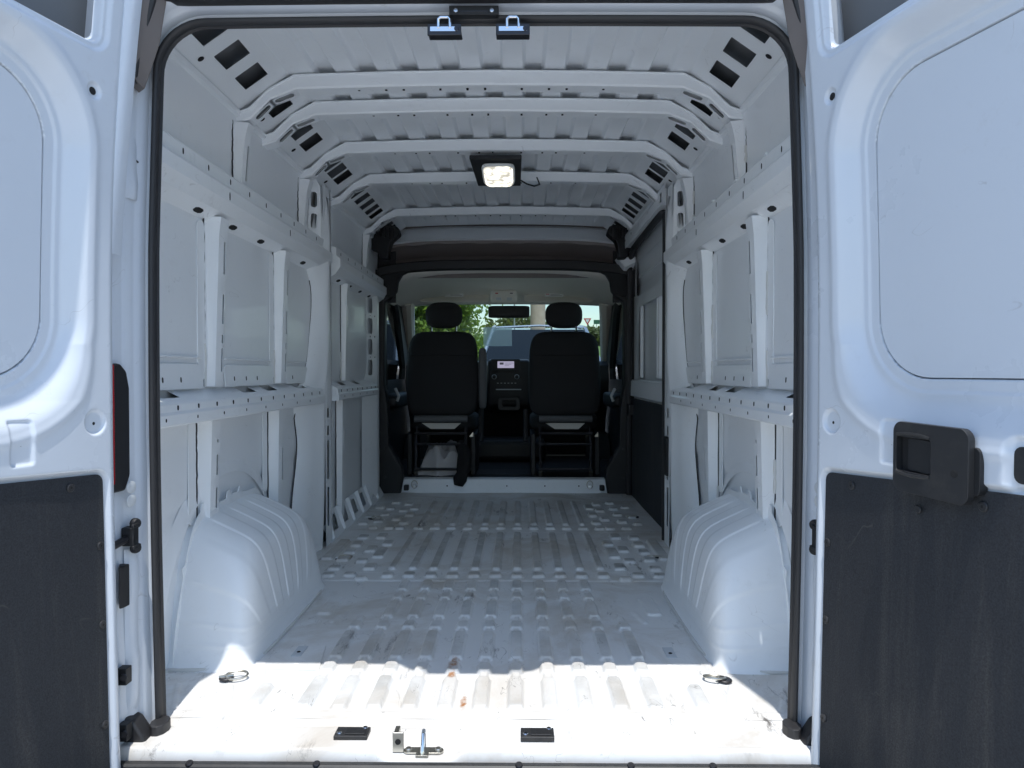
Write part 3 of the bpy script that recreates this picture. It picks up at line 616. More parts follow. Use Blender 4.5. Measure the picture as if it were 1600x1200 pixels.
# right-hand counterpart behind the pillar: slider sill
MB().loft([[(.865, y, .0), (.90, y, -.005), (.905, y, -.10), (.96, y, -.105)] for y in (3.66, 5.2)], closed=False).build('slider_sill', 'paint', van)

# ---- wheel houses
def wheel_house(s):
    nt, nf = 460, 150
    th = np.linspace(-.02, math.pi + .02, nt); ph_ = np.linspace(0, math.pi / 2, nf)
    TH, PH = np.meshgrid(th, ph_, indexing='ij')
    dx, dy, dz = np.sin(PH), np.cos(TH) * np.cos(PH), np.sin(TH) * np.cos(PH)
    w, a, h = .248, .440, .436
    p_, n_ = 10.0, 6.0
    rad = (np.abs(dx / w) ** p_ + (np.abs(dy / a) ** n_ + np.abs(dz / h) ** n_) ** (p_ / n_)) ** (-1 / p_)
    # pressed steps that run over the top and fan down the inner face
    X, Y, Z = dx * rad, dy * rad, dz * rad
    q = Y / a * (1 + .35 * (1 - np.clip(Z / h, 0, 1)) * 0)
    rib = np.zeros_like(X)
    ang = np.arctan2(Z + .30, Y)          # fan angle seen from the side
    for c0, c1 in ((.90, 1.04), (1.17, 1.31), (1.44, 1.58), (1.71, 1.83), (1.96, 2.06)):
        rib += sst(c0 - .010, c0 + .010, math.pi - ang) * (1 - sst(c1 - .022, c1 + .022, math.pi - ang))
    rib *= sst(.10, .17, Z) * sst(.03, .09, X)
    low = np.exp(-((Z - .075) / .008) ** 2) * .5 + np.exp(-((Z - .14) / .008) ** 2) * .5
    rad = rad + .0048 * rib + .004 * low * (Y < 0)
    X, Y, Z = dx * rad, dy * rad, dz * rad
    Y = Y * (1 - .27 * np.clip(Z / h, 0, 1)); X = X * (1 - .14 * np.clip(Z / h, 0, 1) ** 1.5)
    Z = Z * (1 - .27 * np.clip(X / w, 0, 1))
    # lower skirt flares onto the floor
    fl = np.exp(-np.clip(Z, 0, 1) / .018) * .014
    X = X + fl * dx; Y = Y + fl * dy
    P = np.stack([s * (.945 - X), 2.535 + Y, np.maximum(Z, -.004)], -1)
    o = grid('wheel_house', P, 'paint', van, smooth=60)
    # seam-sealer bead where the pressing meets the floor
    bead = [(s * (.93 - .0), 2.072, .004)] + [(s * (.945 - .258 * (1 - abs(math.cos(t_)) ** 9)), 2.535 - .450 * math.copysign(min(1, abs(math.cos(t_)) * 1.06), math.cos(t_)), .004) for t_ in np.linspace(.05, math.pi - .05, 60)]
    rb = random.Random(9); MB().tube(bead, lambda t_: .0048 + .0016 * rb.random(), 6).build('sealer_bead', 'sealant', o)
    # ragged welded flange along the wall
    ins, out = [], []
    r = random.Random(3); nn = 90
    for k in range(nn + 1):
        t_ = math.pi * k / nn; c_, s_ = math.cos(t_), math.sin(t_)
        rr = (abs(c_ / a) ** n_ + abs(s_ / h) ** n_) ** (-1 / n_)
        tab = .010 + .006 * math.sin(t_ * 9 + .7) + (.022 if k in (38, 39, 46, 47, 48, 62, 63, 74) else 0)
        if t_ < .9: tab = .006
        ty = lambda q: 2.535 + c_ * q * (1 - .27 * min(1, s_ * q / h)); ins.append((s * .918, ty(rr - .02), max(0, s_ * (rr - .02)))); out.append((s * (.918 + .004), ty(rr + tab), s_ * (rr + tab)))
    th_ = [(p[0] + s * .003, p[1], p[2]) for p in out]
    MB().loft([ins, out, th_], closed=False).build('weld_flange', 'paint', o, smooth=40)
    # inner arch of the body side behind it
    MB().loft([[(s * .93, 2.535 + .50 * math.cos(t_), .53 * math.sin(t_)) for t_ in np.linspace(0, math.pi, 40)], [(s * .944, 2.535 + .56 * math.cos(t_), .59 * math.sin(t_)) for t_ in np.linspace(0, math.pi, 40)]], closed=False).build('arch_ring', 'thin_paint', o)
    return o
for s in (-1, 1): wheel_house(s)

# ---- small floor fittings
def ring_fit(x, y, rz, flip):
    p = MB(); p.disc((x, y, .004), (0, 0, 1), .021, .006, 18); base = p.build('tie_down_cup', 'dark_steel', cargo_floor)
    c_, s_ = math.cos(rz), math.sin(rz); pts = []
    for k in range(20):
        a = 2 * math.pi * k / 20; u_, v_ = .030 * math.cos(a) + .028, .020 * math.sin(a); pts.append((x + c_ * u_ - s_ * v_, y + s_ * u_ + c_ * v_, .012 + .004 * math.sin(a)))
    MB().tube(pts, .0035, 8, closed=True).build('tie_down_ring', 'zinc', base)
    MB().tube([(x - .02, y - .004, .009), (x + .02 * c_, y + .02 * s_, .012)], .005, 8).build('ring_clip', 'zinc', base)
for x, y, a in ((-.735, 2.03, .2), (.70, 2.03, math.pi - .2), (-.74, 3.34, .3), (.78, 3.38, math.pi), (-.78, 4.26, 0), (.82, 4.32, math.pi)): ring_fit(x, y, a, 1)
for s in (-1, 1):
    cx = .585 * s
    patch = MB(); plate(patch, [(cx - s * .10, 2.09), (cx + s * .07, 2.10), (cx + s * .10, 2.17), (cx + s * .02, 2.29), (cx - s * .07, 2.28)], [], lambda u_, v_, d: (u_, v_, .0042 - d), .004)
    po = patch.build('floor_patch', 'floor_paint', cargo_floor, .001)
    MB().box(cx - .016, cx + .016, 2.19, 2.27, .004, .0065).build('anchor_strip', 'galvanised', po, .002)
    MB().disc((cx, 2.22, .0062), (0, 0, 1), .006, .002).build('bolt_hole', 'void', po); MB().disc((cx - s * .02, 2.13, .0042), (0, 0, 1), .008, .002).build('rivet', 'paint', po)

# ---- dome lamp on its black plate
def tilt(x, v_, d): return (x, 3.38 + v_ * .36, 1.918 - v_ * .020 - d)
mb = MB(); mb.loft([[tilt(-.126, 0, 0), tilt(.122, 0, 0), tilt(.118, 1, 0), tilt(-.105, 1, 0)], [tilt(-.126, 0, .02), tilt(.122, 0, .02), tilt(.118, 1, .035), tilt(-.105, 1, .035)]])
dome = mb.build('dome_lamp', 'black_plastic', van, .004)
mb = MB(); superq(mb, (0, 0, 0), (.072, .02, .088), 6, 2.5, fn=lambda x, y, z: (x + .008, 3.57 + z * 1.55, 1.868 - y * 1.2 - z * .1)); mb.build('lamp_lens', 'lamp_lens', dome)
mb = MB(); superq(mb, (0, 0, 0), (.082, .012, .098), 6, 3, fn=lambda x, y, z: (x + .008, 3.57 + z * 1.55, 1.876 - y * 1.0 - z * .1)); mb.build('lamp_bezel', 'paper', dome)
MB().tube([(.115, 3.70, 1.885), (.15, 3.73, 1.872), (.19, 3.76, 1.868), (.22, 3.79, 1.885), (.205, 3.82, 1.93)], .004, 6).build('lamp_wire', 'black_plastic', dome)

# ---- rear doors (inner faces as pressed sheet, seen on edge towards the camera)
def rear_door(s, H, ang):
    a = R(ang); d = np.array([s * math.sin(a), -math.cos(a)]); nrm = np.array([-s * math.cos(a), -math.sin(a)])
    def lean(z):
        z = np.asarray(z, float); return .030 * np.clip((z - .95) / .70, 0, None) ** 2 + .010 * np.clip((.75 - z) / .75, 0, None) ** 1.5
    def at(u_, z, off=0.0):
        k = off + lean(z); return (H[0] + d[0] * u_ + nrm[0] * off - s * lean(z), H[1] + d[1] * u_ + nrm[1] * off, z)
    us = np.concatenate([np.linspace(-.03, .45, 210), np.linspace(.455, .80, 60)]); zs = np.concatenate([np.linspace(-.06, .62, 60), np.linspace(.625, 1.68, 400), np.linspace(1.684, 2.02, 60)])
    U, Z = np.meshgrid(us, zs)
    D = np.zeros_like(U)
    sdw = sdbox(U, Z, .41, 1.187, .282, .312, .135)                # window-shaped pressing
    low = np.clip((.95 - Z) / .12, 0, 1)
    D += -.040 * (1 - sst(.036, .074 + .036 * low, sdw)) - .004 * (1 - sst(.020, .028, sdw)) - .045 * (1 - sst(-.0045, -.0005, sdw))
    D += .0035 * np.exp(-((sdw - .085 - .04 * low) / .012) ** 2)
    sdt = sdbox(U, Z, .245, 1.705, .20, .095, .022); D += -.018 * (1 - sst(-.004, .008, sdt)) - .006 * (1 - sst(.014, .026, sdt))
    sdl = sdbox(U, Z - .055 * (U - .012), .40, .30, .390, .362, .022); D += -.012 * (1 - sst(0, .012, sdl))
    D += -.008 * (1 - sst(.022, .030, np.hypot(U - .036, Z - .778)))
    D += -.006 * (1 - sst(.012, .020, np.hypot(U - .052, Z - 1.503))) 
    D += -.006 * (1 - sst(-.002, .006, sdbox(U, Z, .210, .748, .022, .042, .004)))
    if s > 0: D += -.012 * (1 - sst(-.002, .012, sdbox(U, Z, .56, .735, .09, .040, .012)))
    D += -.034 * (1 - np.sqrt(np.clip(1 - np.clip(-U / .03, 0, 1) ** 2, 0, 1)))                   # rolled hinge edge
    D += .0008 * np.sin(U * 19) * np.sin(Z * 11)
    L = lean(Z)
    P = np.stack([H[0] + d[0] * U + nrm[0] * D - s * L, H[1] + d[1] * U + nrm[1] * D, Z], -1)
    qm = (sdt[:-1, :-1] > -.003) | (sdt[1:, 1:] > -.003)
    door = grid('rear_door', P, 'paint_shaded', van, mask=qm, smooth=60, label='open rear door beside the %s' % ('tail lamp with red edge' if s < 0 else 'black inside handle'))
    # outer skin and edges
    mb = MB(); zc = np.linspace(-.06, 2.02, 30)
    mb.loft([[at(.80, z, 0) for z in zc], [at(.80, z, -.10) for z in zc], [at(-.03, z, -.10) for z in zc], [at(-.03, z, -.034) for z in zc]], closed=False); mb.build('outer_skin', 'paint_shaded', door, smooth=30)
    mb = MB(); plate(mb, rrect(.26, 1.70, .50, .26, .02), [], lambda u_, v_, dd: at(u_, v_, -.085 - dd), .004); mb.build('cavity_shade_panel', 'primer_shade', door)  # added grey panel, its dark colour carries the shade of the cavity
    # rolled top-hinge edge of the door, turned towards the light
    mb = MB(); mb.loft([[at(-.012, z, -.004), (at(-.012, z, -.004)[0] - s * (.009 if s < 0 else -.002) * k, at(-.012, z, -.004)[1] + .004, z), (at(-.012, z, -.004)[0] - s * (.017 if s < 0 else -.006) * k, at(-.012, z, -.004)[1] + .016, z), (at(-.012, z, -.004)[0] - s * (.017 if s < 0 else -.006) * k, at(-.012, z, -.004)[1] + .04, z)] for z, k in ((1.16, 0.02), (1.25, .2), (1.35, .45), (1.5, .75), (1.65, .95), (1.8, 1.1), (2.0, 1.2))], closed=False); mb.build('hinge_edge', 'paint_shaded', door, smooth=50)
    # window blank: separate outer panel seen through the pressing
    mb = MB(); o_ = [(u_, z) for u_, z in rrect(.41, 1.187, .557, .617, .132, 14)]; plate(mb, o_, [], lambda u_, v_, dd: at(u_, v_, -.0455 - dd), .003); mb.build('window_blank', 'paint_shaded', door, .0015)
    # lower trim board with fasteners
    mb = MB(); o_ = [(u_, z + .055 * (u_ - .012)) for u_, z in rrect(.40, .30, .775, .72, .018, 5)]
    zz = np.linspace(-.06, .66, 13)
    plate(mb, o_, [], lambda u_, v_, dd: at(u_, v_, -.006 - dd), .005); trim = mb.build('trim_board', 'trim_board', door, .0015)
    for u_, z in ((.098, .642), (.024, .50), (.024, .322), (.024, .095), (.42, .655), (.60, .66)):
        c_ = at(u_, z, -.0062); MB().disc(c_, (nrm[0], nrm[1], 0), .0095, .0045, 16).build('push_rivet', 'worn_plastic', trim); MB().disc(at(u_, z, -.0024), (nrm[0], nrm[1], 0), .003, .0008, 10).build('rivet_centre', 'void', trim)
    for u_, z, off, rr in ((.034, .775, -.0085, .0042), (.052, 1.503, -.0062, .0085), (.210, .745, -.0065, .0042)):
        MB().disc(at(u_, z, off), (nrm[0], nrm[1], 0), rr, .0010, 14).build('bolt_hole', 'void', door)
    if s > 0:
        HZ, HU = .724, .330
        base = MB(); plate(base, rrect(HU + .028, .715, .135, .085, .012, 4), [], lambda u_, v_, dd: at(u_, v_, .010 - dd), .018); hb = base.build('handle_base', 'black_plastic', door, .003)
        out = []
        for (u_, v_) in rrect(0, 0, .168, .128, .016, 6):
            bu = .010 * (1 - (u_ / .084) ** 2); out.append((u_, v_ + (bu if v_ > 0 else -bu)))
        hole = rrect(-.036, .006, .080, .066, .004, 3)
        fh = lambda u_, v_, dd: at(HU + u_, HZ + v_ - .03 * u_, .024 - .05 * (u_ * .3) - dd)
        mb = MB(); plate(mb, out, [hole], fh, .015); handle = mb.build('door_handle', 'worn_plastic', door, .0045, 3)
        mb = MB(); plate(mb, rrect(-.036, .006, .086, .072, .004, 3), [], lambda u_, v_, dd: fh(u_, v_, .0155 + dd), .003); mb.build('handle_pocket', 'void', handle)
        mb = MB(); plate(mb, rrect(-.026, .006, .058, .062, .006, 3), [], lambda u_, v_, dd: fh(u_, v_, .004 + .10 * max(0, -.02 - u_) + dd), .006); mb.build('handle_paddle', 'black_plastic', handle, .002)
        for dz_ in (.042, -.030):
            MB().tube([fh(-.076 + .078 * k / 8, dz_ + .004 * (1 - ((k - 4) / 4) ** 2) * (1 if dz_ > 0 else -1), .001) for k in range(9)], .0035, 8).build('pocket_lip', 'worn_plastic', handle)
        mb = MB(); mb.disc(fh(.056, -.014, -.0002), (nrm[0], nrm[1], 0), .0075, .0008); mb.build('screw_hole', 'void', handle)
        mb = MB(); plate(mb, rrect(.555, .735, .165, .062, .014, 4), [], lambda u_, v_, dd: at(u_, v_, -.008 - dd), .003); mb.build('access_cover', 'worn_plastic', door, .001)
        MB().disc(at(.285, .625, .0), (nrm[0], nrm[1], 0), .008, .004).build('push_rivet', 'worn_plastic', trim)
    return door
rear_door(-1, (-.82, 1.60), 15); rear_door(1, (.807, 1.648), 15)

# ---- things on the jambs: tail lamps, check straps, clips
for s in (-1, 1):
    tl = MB(); tl.loft([[(s * .875, 1.612, z), (s * .842, 1.622, z), (s * .8365, 1.66, z), (s * .8325, y9, z), (s * .86, y9 + .004, z)] for z, y9 in ((.605, 1.690), (.64, 1.712), (.85, 1.712), (.89, 1.700), (.91, 1.672))])
    tlo = tl.build('tail_lamp', 'black_plastic', van, .006)
    MB().loft([[(s * .88, 1.60, z), (s * .842, 1.62, z), (s * .8355, 1.640, z), (s * .8345, 1.652, z), (s * .86, 1.654, z)] for z in (.625, .9, .908)]).build('lamp_lens', 'red_lens', tlo, .004)
    mb = MB(); mb.box(s * .816, s * .846, 1.690, 1.716, .47, .515); mb.box(s * .812, s * .82, 1.685, 1.720, .462, .472); mb.box(s * .812, s * .82, 1.685, 1.720, .514, .524)
    chk = mb.build('check_strap', 'black_plastic', van, .003)
    [MB().disc((s * .826, 1.712, z), (-s, -.4, 0), .013, .012).build('strap_boss', 'black_plastic', chk) for z in (.522, .462)]
    MB().tube([(s * .834, 1.69, .488), (s * .845, 1.64, .478), (s * .86, 1.60, .470)], .009, 10).build('strap_arm', 'dark_steel', chk)
    for z in (.165, .03):
        mb = MB(); mb.box(s * .822, s * .845, 1.664, 1.69, z - .02, z + .02); cl = mb.build('frame_clip', 'black_plastic', van, .002)
        MB().disc((s * .828, 1.6635, z), (-s * .2, -1, 0), .009, .003).build('screw', 'dark_steel', cl)
    MB().loft([[(s * .832, 1.655, z), (s * .826, 1.665, z), (s * .824, 1.688, z), (s * .85, 1.69, z)] for z in (.33, .34, .39, .43)]).build('hinge_cover', 'black_plastic', van, .003)
    MB().loft([[(s * .842, 1.64, z), (s * .836, 1.652, z), (s * .846, 1.67, z)] for z in (-.08, .26)]).build('edge_rubber', 'rubber', van, .002)
    for z in (.612, .580): MB().disc((s * .8265, 1.70, z), (-s, -.25, 0), .015, .003, 16).build('blind_rivet', 'galvanised', door_frame)
    # pressed steps of the jamb sheet: a joint line with a folded lip below it, and a long swage further down
    MB().loft([[(s * .829, 1.744, z), (s * (.830 - .005 * k), 1.739, z), (s * (.834 - .006 * k), 1.716, z), (s * .842, 1.706, z)] for z, k in ((1.31, 0), (1.322, 1), (1.345, 1.4), (1.40, .6), (1.46, 0))], closed=False).build('jamb_step', 'paint_shaded', door_frame, smooth=60)
    MB().tube([(s * .8265, 1.747, 1.405), (s * .8315, 1.736, 1.41), (s * .8365, 1.713, 1.418)], .0022, 6).build('jamb_seam', 'dark_gap', door_frame)
    MB().loft([[(s * (.835 - .007 * k), 1.735, z), (s * (.837 - .010 * k), 1.722, z), (s * (.842 - .008 * k), 1.706, z), (s * .845, 1.700, z)] for z, k in ((.05, 0), (.09, 1), (.19, 1), (.22, .55), (.33, .55), (.36, 1), (.42, .9), (.46, 0))], closed=False).build('jamb_swage', 'paint_shaded', door_frame, smooth=60)
# ================================================================== cab
# kick-up step and cab floor
mb = MB(); mb.loft([[(x, 5.205, -.01), (x, 5.212, .02), (x, 5.225, .095), (x, 5.24, .103), (x, 5.30, .103)] for x in (-.80, 0, .80)], closed=False)
step = mb.build('cab_step', 'paint', van, smooth=50)
small_holes(step, [(-.42, 5.216, .05), (0.02, 5.216, .05), (.3, 5.216, .05), (.55, 5.216, .05)], (0, -1, .12), .01, .01, (1, 0, 0))
for x in (-.66, .63):
    MB().disc((x, 5.217, .045), (0, -1, .12), .016, .012).build('step_bolt', 'chrome', step)
    MB().tube([(x + .022 * math.cos(t_), 5.207, .062 + .028 * math.sin(t_)) for t_ in np.linspace(0, 6.0, 16)], .003, 6).build('step_ring', 'zinc', step)
MB().box(-.94, .94, 5.245, 6.9, .06, .10).build('cab_floor', 'black_plastic', van)
# black B-pillar trims
def trace(s, pts, y, th, name, m, parent, bev=.012):
    mb = MB(); plate(mb, pts, [], lambda u_, v_, d: (s * u_, y + d, v_), th); return mb.build(name, m, parent, bev, 3)
for s in (-1, 1):
    bp = trace(s, [(.955, -.02), (.76, -.02), (.735, .14), (.75, .20), (.84, .36), (.845, .62), (.858, .72), (.875, .80), (.865, 1.40), (.80, 1.44), (.79, 1.60), (.96, 1.62)], 5.17, .10, 'pillar_trim', 'black_plastic', van, .02)
    for z in (.33, .12): MB().disc((s * .87, 5.17, z), (0, -1, 0), .012, .004).build('trim_screw', 'rubber', bp)
    MB().box(s * .735, s * .70, 5.18, 5.22, .02, .06).build('trim_foot', 'black_plastic', bp, .006)
    tc_ = trace(s, [(.96, 1.435), (.86, 1.432), (.80, 1.44), (.775, 1.47), (.765, 1.54), (.735, 1.59), (.68, 1.615), (.96, 1.63)], 5.13, .06, 'corner_trim', 'seat_cloth', van, .012)
# overhead shelf back and roof front
def arch(x, z): return z - .05 * (abs(x) / .9) ** 4
mb = MB(); xs_ = np.linspace(-.90, .90, 31)
mb.loft([[(x, 5.35, arch(x, 1.985)) for x in xs_], [(x, 5.28, arch(x, 1.93)) for x in xs_], [(x, 5.12, arch(x, 1.865)) for x in xs_], [(x, 5.10, arch(x, 1.845)) for x in xs_], [(x, 5.16, arch(x, 1.83)) for x in xs_]], closed=False); mb.build('roof_front_rail', 'thin_paint', van, smooth=40)
mb = MB(); mb.loft([[(x, 5.13, arch(x, 1.842)) for x in xs_], [(x, 5.14 , arch(x, 1.815) + .006 * (1 if int((x + .9) / .12) % 2 else 0)) for x in xs_], [(x, 5.24, arch(x, 1.81)) for x in xs_], [(x, 5.36, arch(x, 1.76)) for x in xs_], [(x, 5.32, arch(x, 1.69)) for x in xs_], [(x, 5.20, arch(x, 1.675)) for x in xs_]], closed=False); shelf = mb.build('overhead_shelf', 'shelf_brown', van, smooth=40)
mb = MB(); mb.loft([[(x, 5.14, arch(x, 1.70)) for x in xs_], [(x, 5.12, arch(x, 1.69)) for x in xs_], [(x, 5.12, arch(x, 1.635)) for x in xs_], [(x, 5.16, arch(x, 1.625)) for x in xs_]], closed=False); mb.build('shelf_edge', 'black_plastic', van, smooth=40)
for s in (-1, 1):
    br = MB(); pr = [(.93, 1.86), (.86, 1.915), (.80, 1.92), (.735, 1.90), (.72, 1.85), (.78, 1.80), (.80, 1.74), (.80, 1.68), (.86, 1.68), (.88, 1.73), (.96, 1.76), (.97, 1.83)]
    plate(br, pr, [], lambda u_, v_, d: (s * u_, 4.96 + d + .1 * (u_ - .8), v_), .10); bo = br.build('shelf_bracket', 'black_plastic', van, .012)
    for k in range(5): MB().box(s * (.76 + .03 * k), s * (.766 + .03 * k), 4.935, 4.975, 1.80 + .012 * k, 1.89).build('bracket_rib', 'black_plastic', bo)
for s in (-1, 1):
    MB().box(s * .80, s * 1.0, 5.235, 5.26, 1.40, 2.02).build('closing_panel', 'black_plastic', van)  # added panel, closes a gap where outside light leaked in
MB().box(-.82, .82, 5.37, 5.39, 1.60, 2.06).build('closing_panel', 'shelf_brown', van)
# headliner over the cab
def hl(y, z, w, drop): return [(x, y, z - drop * (abs(x) / w) ** 3) for x in np.linspace(-w, w, 25)]
mb = MB(); mb.loft([hl(5.17, 1.635, .90, .06), hl(5.20, 1.61, .90, .07), hl(5.5, 1.66, .96, .16), hl(5.9, 1.65, .96, .20), hl(6.18, 1.555, .95, .10), hl(6.28, 1.50, .93, .03), hl(6.34, 1.49, .92, .02)], closed=False); mb.build('headliner', 'headliner', van, smooth=60)
for s in (-1, 1):
    mb = MB(); superq(mb, (s * .45, 6.17, 1.535), (.30, .018, .048), 7, 3, fn=lambda x, y, z: (x, y + (1.535 - z) * -.9, z)); vis = mb.build('sun_visor', 'headliner', van)
    vl_ = MB(); vl_.box(s * .43 - .10, s * .43 + .06, 6.127, 6.129, 1.535, 1.565); vo = vl_.build('visor_label', 'paper', vis)
    MB().box(s * .43 - .09, s * .43 - .06, 6.1255, 6.1268, 1.555, 1.561).build('label_mark', 'print_red', vis); MB().box(s * .43 - .05, s * .43 + .05, 6.1255, 6.1268, 1.545, 1.549).build('label_text', 'print_grey', vis); MB().box(s * .43 - .05, s * .43 + .03, 6.1255, 6.1268, 1.554, 1.557).build('label_text', 'print_grey', vis)
mb = MB(); superq(mb, (-.02, 6.10, 1.535), (.115, .05, .058), 5, 3); ohc = mb.build('overhead_console', 'headliner', van)
for dx, m_ in ((-.08, 'print_red'), (.045, 'screen_ink')): MB().box(dx - .012, dx + .012, 6.047, 6.06, 1.553, 1.562).build('console_button', m_, ohc)
for dx in (-.085, .005): MB().box(dx, dx + .045, 6.045, 6.06, 1.497, 1.522).build('reading_lamp', 'galvanised', ohc, .004)
mb = MB(); superq(mb, (0.02, 6.35, 1.425), (.185, .03, .055), 9, 3); mb.build('interior_mirror', 'black_plastic', van)
# windscreen with posts
def ws(x, v_): return (x * (1 - .10 * v_) , 7.12 - .80 * v_ - .10 * (x / .9) ** 2, .93 + .58 * v_)
grid('windscreen', np.array([[ws(x, v_) for x in np.linspace(-.93, .93, 16)] for v_ in np.linspace(0, 1, 10)]), 'glass', van, smooth=60)
film = MB(); cx0, cx1 = -.215, .045
film.loft([[(cx0, 6.50, 1.125), (cx1, 6.50, 1.125)], [(cx0, 6.46, 1.295), (cx1, 6.46, 1.295)]], closed=False); film.build('screen_reflection', 'film', van)  # translucent sheet stands in for paper reflected in the windscreen
for s in (-1, 1):
    pts = [(s * .97, 7.02, .90), (s * .935, 6.75, 1.14), (s * .90, 6.45, 1.37), (s * .87, 6.22, 1.52)]
    MB().tube(pts, lambda t_: .055 + .012 * t_, 10).build('screen_post', 'headliner', van)
    # cab side wall: black door card with the window opening
    mb = MB(); outer = [(5.20, .0), (7.05, .0), (7.05, .90), (6.20, 1.58), (5.20, 1.66)]
    win = [(5.42, .82), (6.60, .82), (6.62, .92), (6.15, 1.40), (6.0, 1.47), (5.50, 1.50), (5.40, 1.42)]
    plate(mb, outer, [win], lambda u_, v_, d: (s * (.955 - .05 * max(0, v_ - .8) + d), u_, v_), .045); cd = mb.build('cab_door', 'black_plastic', van)
    plate_ = MB(); plate(plate_, win, [], lambda u_, v_, d: (s * (.965 - .05 * max(0, v_ - .8) + .02 + d), u_, v_), .004); plate_.build('side_window', 'glass', cd)
    MB().tube([(s * .91, 5.40, 1.40), (s * .915, 5.43, 1.1), (s * .91, 5.46, .75)], .012, 6).build('seat_belt', 'seat_cloth', cd)
    MB().box(s * .90, s * .93, 5.38, 5.44, 1.30, 1.36).build('belt_guide', 'black_plastic', cd, .008)
    mb = MB(); superq(mb, (s * .89, 5.9, .66), (.06, .35, .06), 4, 4); mb.build('door_armrest', 'black_plastic', cd)
    MB().tube([(s * .86, 5.56, .76), (s * .83, 5.55, .70), (s * .845, 5.55, .66)], .012, 6).build('belt_tongue', 'galvanised', cd)
# dashboard
mb = MB(); xs_ = np.linspace(-.94, .94, 21)
mb.loft([[(x, 7.15, .94) for x in xs_], [(x, 6.95, .985) for x in xs_], [(x, 6.72, .99) for x in xs_], [(x, 6.60, .95) for x in xs_], [(x, 6.56, .80) for x in xs_], [(x, 6.62, .62) for x in xs_], [(x, 6.8, .45) for x in xs_], [(x, 6.9, .10) for x in xs_]], closed=False)
dash = mb.build('dashboard', 'black_plastic', van, smooth=40)
MB().loft([[(x, 6.56, .52), (x, 6.47, .58), (x, 6.44, .76), (x, 6.46, .995), (x, 6.60, 1.01), (x, 6.7, .5)] for x in (-.175, .205)]).build('centre_stack', 'black_plastic', dash, .02)
MB().box(-.145, .12, 6.435, 6.46, .895, 1.005).build('display_bezel', 'black_plastic', dash, .006)
MB().box(-.085, .065, 6.4335, 6.4349, .925, .985).build('display_screen', 'screen_glow', dash)
MB().box(-.065, -.03, 6.4325, 6.4333, .955, .975).build('display_tile', 'screen_ink', dash)
for k in range(3): MB().box(-.02, .06 - .02 * k, 6.4325, 6.4333, .968 - .012 * k, .971 - .012 * k).build('display_text', 'screen_ink', dash)
for x in (-.115, .09):
    MB().disc((x, 6.44, .845), (0, -1, 0), .022, .02, 16).build('radio_knob', 'galvanised', dash); MB().disc((x, 6.42, .845), (0, -1, 0), .017, .004, 16).build('knob_face', 'black_plastic', dash)
for k in range(6): MB().box(-.09 + k * .032, -.075 + k * .032, 6.438, 6.445, .785, .79).build('radio_button', 'galvanised', dash)
MB().box(-.10, .13, 6.44, 6.45, .725, .735).build('vent_trim', 'galvanised', dash, .002)
MB().tube([(-.24, 6.42, .72), (-.235, 6.40, .85), (-.233, 6.385, .93)], lambda t_: .05 - .03 * min(1, t_ * 1.3), 12).build('gear_gaiter', 'black_plastic', dash)
mb = MB(); superq(mb, (-.232, 6.38, .965), (.036, .036, .038), 2, 2); kn = mb.build('gear_knob', 'chrome', dash)
MB().disc((-.232, 6.345, .967), (0, -1, 0), .026, .006, 16).build('knob_cap', 'black_plastic', dash)
mb = MB(); plate(mb, rrect(.02, .60, .20, .11, .03), [rrect(.02, .605, .13, .06, .015)], lambda u_, v_, d: (u_, 6.40 + d, v_), .05); mb.build('cup_holder', 'worn_plastic', dash, .006)
MB().box(-.3, .35, 6.2, 6.55, .10, .30).build('engine_hump', 'black_plastic', van, .06)
mb = MB(); [mb.box(-.22, .24, y, y + .30, .10, .108) for y in (5.4,)]; mb.build('floor_mat', 'worn_plastic', van, .004)
MB().loft([[(x, 7.18, .95), (x, 7.6, .80), (x, 7.75, .45), (x, 7.75, -.3), (x, 7.1, -.3)] for x in (-.9, .9)]).build('bonnet', 'paint', van, .05)

